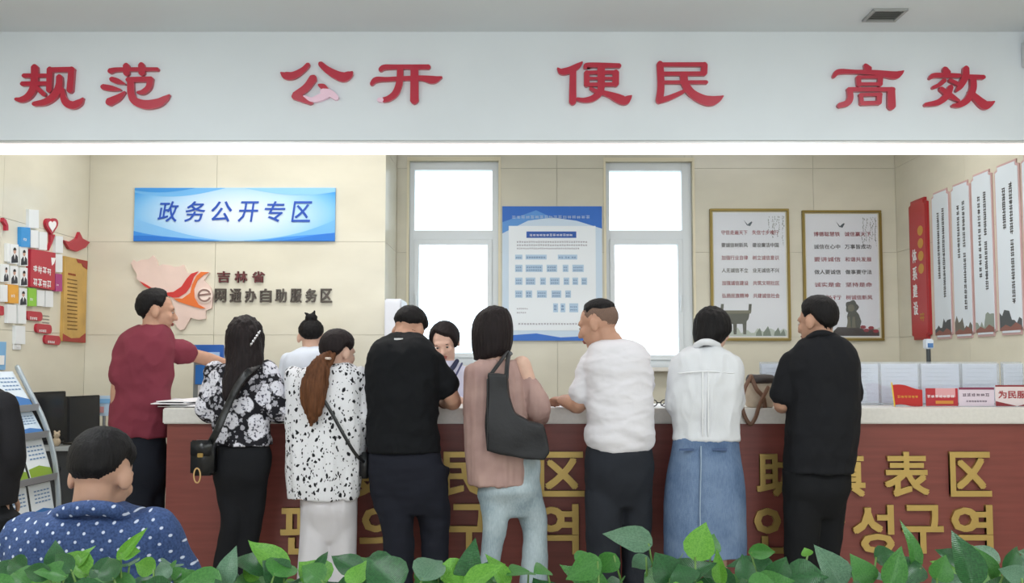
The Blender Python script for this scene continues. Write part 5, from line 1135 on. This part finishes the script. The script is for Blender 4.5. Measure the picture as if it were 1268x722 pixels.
tag(sheet(W(697, 500, 5.72).x, 5.68, .3), 'white form on the counter under the white T-shirt man\'s hand', 'paper')
tag(sheet(W(535, 500, 5.72).x, 5.70, -.2), 'white form on the counter by the black T-shirt man\'s arm', 'paper')
pk = MB(); P0 = W(690, 494, 5.66)
tag(sheet(W(672, 499, 5.8).x, 5.85, -.5), 'white form on the counter between pink blouse and white T-shirt', 'paper')
gx = W(816, 505, 5.66); gl = empty('reading_glasses', 'folded dark reading glasses on the counter between white T-shirt and white shirt', 'glasses', (gx.x, 5.66, ZCT))
for s in (-.034, .034):
    MB().tube([(gx.x+s+.024*cos(a), 5.66, ZCT+.022+.018*sin(a)) for a in [2*pi*i/14 for i in range(15)]], [.003]*15, 6, 2).obj('rim', mat('glasses_black', '1c1c1e', .3), gl, smooth=True)
    MB().tube([(gx.x+s*1.7, 5.66, ZCT+.026), (gx.x+s*1.5, 5.75, ZCT+.02), (gx.x+s*.9, 5.78, ZCT+.004)], [.003]*3, 6, 3).obj('temple', mat('glasses_black', ''), gl, smooth=True)
MB().tube([(gx.x-.012, 5.66, ZCT+.024), (gx.x+.012, 5.66, ZCT+.024)], [.003, .003], 6, 1).obj('bridge', mat('glasses_black', ''), gl)
tag(sheet(W(812, 500, 5.75).x, 5.80, .15), 'white form on the counter behind the reading glasses', 'paper')

# beige and brown handbag by the denim skirt woman
hb = empty('beige_handbag', 'beige handbag with brown straps and dark top on the counter edge', 'handbag', (W(940, 515, 5.62).x, 5.62, ZCT))
cx = W(941, 515, 5.62).x; zt = W(940, 472, 5.62).z
beige = mat('beige_canvas', 'b3a592', .7, var=.08, vscale=30, bump=.2, bscale=200); brn = mat('brown_strap_leather', '6a4a36', .5, var=.1)
organic('body', [loft([(cx, 5.63, ZCT+.002, .072, .055), (cx, 5.63, ZCT+.03, .078, .06), (cx, 5.63, ZCT+.10, .078, .055), (cx+.008, 5.63, zt, .076, .04)], 28, 4, 3)], beige, hb, .006, 2, noisefold(10, 10, 10, .006, 2))
organic('top_flap', [loft([(cx+.008, 5.625, zt-.012, .082, .05), (cx+.01, 5.625, zt+.015, .085, .05), (cx+.006, 5.625, zt+.035, .07, .035)], 24, 3, 2.5)], mat('dark_flap', '2c2422', .5), hb, .006, 2, noisefold(12, 12, 12, .006, 4))
strap('strap', [W(930, 466, 5.55), W(922, 482, 5.52), (W(919, 503, 5.50)), W(924, 519, 5.495), W(930, 525, 5.495), W(936, 516, 5.50), W(941, 500, 5.52), W(951, 480, 5.56)], .011, brn, hb, .35)
strap('strap', [W(930, 466, 5.555), W(937, 482, 5.545), W(945, 492, 5.545), W(948, 510, 5.55)], .012, brn, hb, .35)

# staff-side furniture
tk = W(246, 498, 6.5); kx0, kx1 = W(238, 450, 6.45).x, W(276, 450, 6.45).x
kz1 = W(250, 427, 6.45).z; kg = mat('kiosk_grey', '8f9698', .45)
t = empty('service_terminal', 'grey self-service terminal with blue header behind the counter', 'terminal', ((kx0+kx1)/2, 6.6, 0))
MB().box((kx0, 6.47, 0), (kx1, 6.75, kz1-.02)).obj('body', kg, t, .01)
MB().box((kx0-.004, 6.44, W(250, 446, 6.45).z), (kx1+.004, 6.47, kz1)).obj('header_panel', mat('kiosk_blue', '2d63b4', .35), t, .004)
MB().box((W(258, 440, 6.44).x, 6.437, W(250, 443, 6.44).z), (W(272, 440, 6.44).x, 6.44, W(250, 436, 6.44).z)).obj('header_lettering', mat('kiosk_pale', 'a8c8f0', .4), t)
MB().box((W(242, 460, 6.46).x, 6.455, W(250, 476, 6.46).z), (W(260, 460, 6.46).x, 6.47, W(250, 452, 6.46).z)).obj('screen', mat('kiosk_screen', '3b7ed0', .2), t, .002)
MB().box((W(245, 480, 6.46).x, 6.46, W(250, 492, 6.46).z), (W(255, 480, 6.46).x, 6.47, W(250, 477, 6.46).z)).obj('paper_slip', paper, t)
MB().box((kx0+.02, 6.44, .75), (kx1-.02, 6.47, .95)).obj('printer_tray', mat('kiosk_dark', '3d4346', .5), t, .004)
# white cabinet beside the left window
cx0, cx1 = W(476, 400, 7.0).x, W(497, 400, 7.0).x; cz = W(480, 370, 7.0).z
t = empty('white_cabinet', 'tall white cabinet unit beside the left window', 'cabinet', ((cx0+cx1)/2, 7.2, 0))
MB().box((cx0, 7.0, .05), (cx1, 7.38, cz)).obj('body', mat('cabinet_white', 'e2e4ec', .4), t, .008)
MB().box((cx0+.008, 6.985, .35), (cx1-.008, 7.0, cz-.02)).obj('door', mat('cabinet_white', ''), t, .004)
MB().box((cx0+.02, 6.975, 1.0), (cx0+.03, 6.985, 1.2)).obj('handle', mat('aluminium', ''), t)
MB().box((cx0, 7.02, 0), (cx1, 7.36, .05)).obj('plinth', mat('plinth_steel', ''), t)
# staff desk with monitors at the left wall
DY = 6.15
dx1 = W(91, 555, DY).x; dz = W(80, 553, DY).z
t = empty('computer_desk', 'dark computer desk with pale edge against the left wall', 'desk', ((XL+dx1)/2, DY+.3, 0))
MB().box((XL+.02, DY, dz-.028), (dx1+.25, DY+.62, dz)).obj('desk_top', mat('desk_top_grey', '9fa3a4', .4), t, .004)
MB().box((XL+.04, DY+.05, 0), (XL+.07, DY+.58, dz-.028)).obj('side_panel', mat('desk_dark', '2c2e31', .5), t)
MB().box((dx1+.2, DY+.05, 0), (dx1+.23, DY+.58, dz-.028)).obj('side_panel', mat('desk_dark', ''), t)
fp = MB().box((XL+.07, DY+.05, .12), (dx1+.2, DY+.07, dz-.028)).obj('front_panel', mat('desk_dark', ''), t)
for y in (581, 597):
    c = W(70, y, DY+.05); MB().tube([c+V((.022*cos(a), -.002, .022*sin(a))) for a in [2*pi*i/16 for i in range(17)]], [.005]*17, 6, 1).obj('cable_hole_ring', mat('ring_black', '101112', .4), fp, smooth=True)
def monitor(label, x0, x1, y0, y1, Y0, Y1):
    P = [W(x0, y1, Y0), W(x1, y1, Y1), W(x1, y0, Y1), W(x0, y0, Y0)]; zb = (P[0].z+P[1].z)/2; ztp = (P[2].z+P[3].z)/2
    for q in P[:2]: q.z = zb
    for q in P[2:]: q.z = ztp
    n = (P[1]-P[0]).cross(P[3]-P[0]).normalized(); n = n if n.y > 0 else -n; c = (P[0]+P[1])/2
    t = empty('monitor', label, 'monitor', V((c.x, c.y+.03, dz)), 'black monitors on the computer desk')
    MB().prism(P, n*.03).obj('case', mat('monitor_black', '1a1b1d', .45), t, .004)
    e = .06; S = [P[0].lerp(P[2], .04), P[1].lerp(P[3], .04), P[2].lerp(P[0], .04), P[3].lerp(P[1], .04)]
    MB().prism([q - n*.002 for q in S], n*.002).obj('screen', mat('monitor_screen', '24262a', .25), t)
    b = c + n*.02
    MB().tube([(b.x, b.y, dz+.006), (b.x, b.y, zb+.10)], [.018, .016], 10, 1).obj('stand', mat('monitor_black', ''), t)
    MB().box((b.x-.09, b.y-.07, dz), (b.x+.09, b.y+.09, dz+.01)).obj('foot', mat('monitor_black', ''), t, .004)
monitor('black computer monitor nearest the brochure rack on the dark desk', 42, 82, 485, 548, 6.2, 6.5)
monitor('black computer monitor beside the dark red T-shirt man', 84, 124, 490, 546, 6.2, 6.5)
c = W(70, 541, 6.17); pl = empty('plush_figurine', 'small cream plush figurine in front of the black monitor', 'figurine', (c.x, 6.17, dz))
organic('body', [ell((c.x, 6.17, dz+.026), (.026, .022, .028)), ell((c.x+.004, 6.165, dz+.068), (.020, .019, .019)), ell((c.x-.010, 6.165, dz+.088), (.007, .006, .009)), ell((c.x+.018, 6.165, dz+.088), (.007, .006, .009)), ell((c.x+.022, 6.155, dz+.03), (.009, .008, .015)), ell((c.x-.022, 6.155, dz+.03), (.009, .008, .015))], mat('plush_cream', 'b5a48c', .9), pl, .004, 2)
for s in (-.007, .012): MB().add(*ell((c.x+s, 6.147, dz+.072), (.003, .002, .003))).obj('eye', mat('ring_black', ''), pl)
c = W(128, 502, 6.6); t = empty('desk_notice', 'small blue and white notice card standing on the computer desk', 'notice', (c.x, 6.6, dz))
a, b = W(119, 515, 6.6), W(137, 490, 6.6)
MB().box((a.x, 6.6, a.z), (b.x, 6.61, b.z)).obj('card', mat('notice_sky2', 'bcd2e6', .5), t)
MB().box((a.x, 6.598, b.z-.05), (b.x, 6.6, b.z-.02)).obj('blue_stripe', mat('notice_sky', ''), t)
MB().box((a.x+.01, 6.598, a.z+.02), (a.x+.05, 6.6, a.z+.06)).obj('pink_print', mat('card_pink', ''), t)
MB().tube([(c.x, 6.618, dz+.015), (c.x, 6.618, a.z+.05)], [.01, .01], 8, 1).obj('post', mat('chair_steel', ''), t); MB().box((c.x-.06, 6.55, dz), (c.x+.06, 6.69, dz+.012)).obj('base', mat('chair_steel', ''), t, .004)

# brochure rack: leans back, faces the hall
rk = empty('brochure_rack', 'curved grey magazine rack with tiers of brochures at the left', 'brochure rack', (W(20, 600, 5.0).x - .1, 4.86, 0))
rm = mat('rack_grey', 'a9b0b4', .35, .5)
rp = [(13, 455), (28, 485), (45, 520), (57, 560), (63, 605), (64, 650), (64, 700)]
RY = 5.08
prof = [W(x, y, RY) for x, y in rp]; prof.append(V((prof[-1].x, RY, .02)))
off = V((-.03, -.44, 0))
strap('side_rail', [p + V((.035, 0, 0)) for p in prof], .014, rm, rk, .5, (0, 1, 0)); strap('side_rail', [p + off + V((.035, 0, 0)) for p in prof], .014, rm, rk, .5, (0, 1, 0))
MB().box((prof[-1].x-.34, RY-.46, 0), (prof[-1].x+.06, RY+.02, .03)).obj('base', rm, rk, .006)
def on_prof(y):
    for (xa, ya), (xb, yb) in zip(rp, rp[1:]):
        if ya <= y <= yb: return W(xa + (xb-xa)*(y-ya)/(yb-ya), y, RY)
    return W(*rp[-1], RY)
br_cols = ['dde8f2', 'd6e6f4', 'e6ecf0', 'e2e8ec']
tiers = [(458, 505), (508, 538), (540, 590), (594, 640), (645, 690)]
for k, (ya, yb) in enumerate(tiers):
    A, B = on_prof(ya), on_prof(yb)
    MB().prism([B, B + off, B + off + V((.042, 0, 0)), B + V((.042, 0, 0))], (0, 0, -.012)).obj('shelf', rm, rk, .002)
    MB().prism([B + V((.042, 0, -.012)), B + off + V((.042, 0, -.012)), B + off + V((.042, 0, .02)), B + V((.042, 0, .02))], (.003, 0, 0)).obj('shelf_lip', rm, rk)
    nb = 2; 
    for j in range(nb):
        u0, u1 = (j+.06)/nb, (j+.94)/nb
        o1, o2 = off*u0, off*u1; f = V((.026, 0, 0))
        lab = 'brochure with blue cover on the rack, %s tier, %s side' % (('top', 'second', 'third', 'fourth', 'lowest')[k], ('near', 'far')[j])
        t = empty('brochure', lab, 'brochure', B + o1 + f, 'brochures on the rack')
        up = (A - B); P = [B + o1 + f, B + o2 + f, B + o2 + f*.3 + up*.96, B + o1 + f*.3 + up*.96]
        MB().prism(P, V((-.004, 0, 0))).obj('cover', mat('brochure_%d' % (k % 4), br_cols[k % 4], .4), t)
        q = lambda s, v: P[0].lerp(P[1], s).lerp(P[3].lerp(P[2], s), v) + V((.0006, 0, .0002))
        nrm = V((.0012, 0, 0))
        MB().prism([q(0, 0), q(1, 0), q(1, .28), q(.5, .34), q(0, .24)], nrm).obj('blue_band', mat('brochure_blue' if k != 2 else 'brochure_green', '3f78b8' if k != 2 else '8aa83a', .4), t)
        mb = MB()
        for r in range(4):
            for s in range(5):
                a0 = .12+.15*s; v0 = .5+.1*r; mb.prism([q(a0, v0), q(a0+.1, v0), q(a0+.1, v0+.035), q(a0, v0+.035)], nrm*1.1)
        o = mb.obj('cover_print', mat('brochure_print', '6f8fb4', .5), t); o['kind'] = 'stuff'

# ================================================================ foreground plants
gm = []
def leafmat(name, c1, c2, rough):
    m = bpy.data.materials.new(name); m.use_nodes = True; N, L = nodes(m); b = N['Principled BSDF']; b.inputs['Roughness'].default_value = rough; b.inputs['Specular IOR Level'].default_value = .4
    tc = nd(N, 'ShaderNodeTexCoord'); sp = nd(N, 'ShaderNodeSeparateXYZ'); L.new(tc.outputs['Object'], sp.inputs[0])
    n2 = nd(N, 'ShaderNodeTexNoise', i_Scale=18); L.new(tc.outputs['Object'], n2.inputs['Vector'])
    ab = nd(N, 'ShaderNodeMath', operation='ABSOLUTE'); L.new(sp.outputs[0], ab.inputs[0])
    vn = ramp(N, L, ab.outputs[0], [(0, 'ffffff'), (.03, '000000')])
    L.new(mixc(N, L, vn, ramp(N, L, n2.outputs[0], [(.35, c1), (.65, c2)]), lin(c2)), b.inputs['Base Color'])
    wv = nd(N, 'ShaderNodeTexWave', i_Scale=9, i_Distortion=1.5, bands_direction='Y'); L.new(tc.outputs['Object'], wv.inputs['Vector'])
    bp = nd(N, 'ShaderNodeBump', i_Strength=.25, i_Distance=.02); L.new(wv.outputs['Fac'], bp.inputs['Height']); L.new(bp.outputs[0], b.inputs['Normal'])
    tr = nd(N, 'ShaderNodeBsdfTranslucent'); tr.inputs[0].default_value = lin(c2)
    mx = nd(N, 'ShaderNodeMixShader'); mx.inputs[0].default_value = .22; L.new(b.outputs[0], mx.inputs[1]); L.new(tr.outputs[0], mx.inputs[2]); L.new(mx.outputs[0], N['Material Output'].inputs[0]); return m
LM = [leafmat('leaf_deep_green', '1f4a26', '2f6234', .35), leafmat('leaf_mid_green', '336b2c', '477f38', .4), leafmat('leaf_bright_green', '4f8a28', '6aa23a', .45), leafmat('leaf_grey_green', '486b52', '5f8266', .45)]
def leaf_mesh(k, bend, cup, m):
    """unit heart-shaped leaf: base at origin, tip at +Y, face +Z"""
    prof = [(0, .0), (.04, .22), (.12, .40), (.25, .49), (.4, .46), (.55, .38), (.7, .27), (.85, .13), (1.0, 0)]
    vs, fs = [], []; nx = 4
    for j, (y, w) in enumerate(prof):
        for i in range(-nx, nx+1):
            u = i/nx; x = u*w; lob = -.10*(1-min(1, y/.25))*abs(u)**1.5
            vs.append((x, y + lob, cup*abs(x)**1.3 - bend*y*y + .02*sin(9*y + 3*u)*abs(u)))
    n = 2*nx+1; fs = [(j*n+i, j*n+i+1, (j+1)*n+i+1, (j+1)*n+i) for j in range(len(prof)-1) for i in range(2*nx)]
    me = bpy.data.meshes.new('leaf'); me.from_pydata(vs, [], fs); me.shade_smooth(); me.materials.append(m)
    return me
LEAF = [[leaf_mesh(v, .1+.22*v, .25+.15*(v % 2), m) for v in range(3)] for m in LM]
PY0, PY1, PZ = 2.02, 2.36, .70
soil_z = PZ - .04
stem_m = mat('plant_stem', '5d7f3a', .5)
planters = []
names = ['far left', 'left of centre', 'centre', 'right of centre', 'far right']
XS = [-1.42 + .568*i for i in range(6)]
for i in range(5):
    x0, x1 = XS[i]+.004, XS[i+1]-.004
    t = empty('planter_box', 'white planter trough on the hall floor holding leafy plants, %s of five' % names[i], 'planter', ((x0+x1)/2, (PY0+PY1)/2, 0), 'planter troughs in the foreground')
    mb = MB(); e = .02
    mb.box((x0, PY0, 0), (x1, PY0+e, PZ)); mb.box((x0, PY1-e, 0), (x1, PY1, PZ)); mb.box((x0, PY0+e, 0), (x0+e, PY1-e, PZ)); mb.box((x1-e, PY0+e, 0), (x1, PY1-e, PZ)); mb.box((x0+e, PY0+e, 0), (x1-e, PY1-e, .02))
    mb.obj('trough', mat('planter_white', 'd9dbdc', .4), t)
    MB().box((x0+e, PY0+e, soil_z-.2), (x1-e, PY1-e, soil_z)).obj('soil', mat('soil', '3b2c20', .95, var=.3, vscale=60, bump=.5), t)
    pt = empty('pothos_plant', 'glossy green pothos plant in the %s planter' % names[i], 'plant', ((x0+x1)/2, (PY0+PY1)/2, soil_z), 'pothos plants in the planters')
    planters.append((x0+e, x1-e, pt))
def leaf(pt, base, tip, width, face, kind, var, root=None):
    """one leaf from base to tip, its face turned towards the vector face"""
    y = V(tip) - V(base); ln = y.length; y.normalize(); z = V(face); z = (z - y*z.dot(y)).normalized(); x = y.cross(z)
    M = Matrix((x*width, y*ln, z*ln)).transposed().to_4x4(); M.translation = V(base)
    o = bpy.data.objects.new('leaf', LEAF[kind][var]); COL.objects.link(o); o.parent = pt
    o.matrix_parent_inverse = Matrix.Translation(-V(pt.location)); o.matrix_basis = M
    if root is None: root = V((base[0] + rng.uniform(-.05, .05), min(PY1-.04, max(PY0+.04, base[1] + rng.uniform(-.05, .05))), soil_z))
    root.x = min(max(root.x, pt['x0']+.01), pt['x1']-.01)
    mid = (V(root)*.5 + V(base)*.5) + V((rng.uniform(-.02, .02), rng.uniform(-.02, .02), .03))
    MB().tube([root, mid, V(base)], [.0035, .003, .0022], 6, 4, False).obj('stem', stem_m, pt, smooth=True)
for x0, x1, pt in planters: pt['x0'] = x0; pt['x1'] = x1
def plant_at(x):
    for x0, x1, pt in planters:
        if x < x1 + .02: return pt
    return planters[-1][2]
# leaves that stand out in the photograph: base px, tip px, width px, distance, tone
KEY = [((280,722),(284,674),29,2.2,3,-.1), ((487,720),(480,688),42,2.2,3,.1), ((577,726),(586,671),36,2.18,0,0), ((626,724),(607,685),24,2.22,2,.5), ((803,673),(751,655),34,2.25,3,.2), ((861,690),(875,646),40,2.2,2,0), ((893,722),(887,680),19,2.24,2,-.4),
       ((880,682),(886,660),26,2.3,1,.5), ((1040,724),(1018,676),44,2.2,3,.2), ((1102,724),(1118,676),33,2.16,1,0), ((1134,702),(1131,648),20,2.26,1,.2), ((1204,722),(1187,655),42,2.2,0,0), ((1230,716),(1215,675),24,2.25,1,.4), ((1000,688),(997,678),16,2.3,2,0),
       ((148,690),(181,654),15,2.16,2,.3), ((150,684),(174,682),22,2.16,2,.2), ((70,700),(66,674),28,2.2,0,.2), ((97,700),(109,670),18,2.22,2,-.3), ((88,705),(62,684),26,2.15,0,0), ((140,715),(128,686),32,2.14,0,0), ((205,716),(197,690),22,2.2,3,.3), ((190,705),(165,697),26,2.2,2,.2), ((240,722),(225,704),20,2.22,1,.4), ((30,705),(5,690),28,2.2,0,.2), ((60,712),(20,702),24,2.14,0,.1),
       ((318,716),(300,700),22,2.24,2,.3), ((352,716),(325,694),40,2.2,0,.2), ((398,718),(372,698),34,2.18,1,.1), ((390,705),(410,680),13,2.2,0,.4), ((440,722),(458,700),30,2.2,0,0), ((545,724),(520,703),34,2.2,0,.2), ((560,716),(545,698),16,2.26,1,.3), ((520,722),(530,706),24,2.16,1,0),
       ((760,688),(740,712),30,2.2,1,.3), ((800,690),(783,708),26,2.22,3,.4), ((740,695),(700,718),34,2.16,1,.1), ((830,716),(812,684),42,2.2,0,.1), ((850,722),(842,698),40,2.15,0,0), ((925,718),(918,684),26,2.2,0,-.3), ((930,684),(965,682),20,2.26,1,.3), ((958,722),(975,690),40,2.2,0,.3), ((1075,722),(1062,690),36,2.2,1,0), ((1085,690),(1110,684),26,2.25,0,.2), ((1160,716),(1175,690),34,2.18,1,.2), ((1245,706),(1268,676),26,2.2,0,.3), ((1265,716),(1240,700),28,2.16,3,.1), ((1195,700),(1160,676),26,2.3,0,.1)]
for (bx, by), (tx, ty), wd, Y, kind, tw in KEY:
    B = W(bx, by, Y); T = W(tx, ty, Y + rng.uniform(-.015, .03)); pt = plant_at(B.x)
    leaf(pt, B, T, wd*Y/FPX, (tw, -1, .35), kind, rng.randrange(3))
cnt = 0
for x0, x1, pt in planters:
    for k in range(62):
        x = rng.uniform(x0-.02, x1+.02); Y = rng.uniform(2.06, 2.34); z = rng.uniform(.77, .905)
        a = rng.uniform(0, 2*pi); ln = rng.uniform(.07, .125); B = V((x, Y, z)); T = B + V((cos(a)*ln*.8, sin(a)*ln*.6, rng.uniform(-.3, .6)*ln))
        leaf(pt, B, T, ln*rng.uniform(.6, .8), (rng.uniform(-.4, .4), -.6, .9), rng.choice((0, 0, 0, 1, 1, 2, 3)), rng.randrange(3))
for x0, x1, pt in planters: del pt['x0']; del pt['x1']

for o in SC.objects:        # print too small to pick apart letter by letter
    if o.type == 'MESH' and o.name.split('.')[0] in ('verse_lettering', 'small_print', 'chart_lettering', 'text_lettering', 'heading_lettering', 'title_lettering', 'number_lettering', 'willow_print'): o['kind'] = 'stuff'
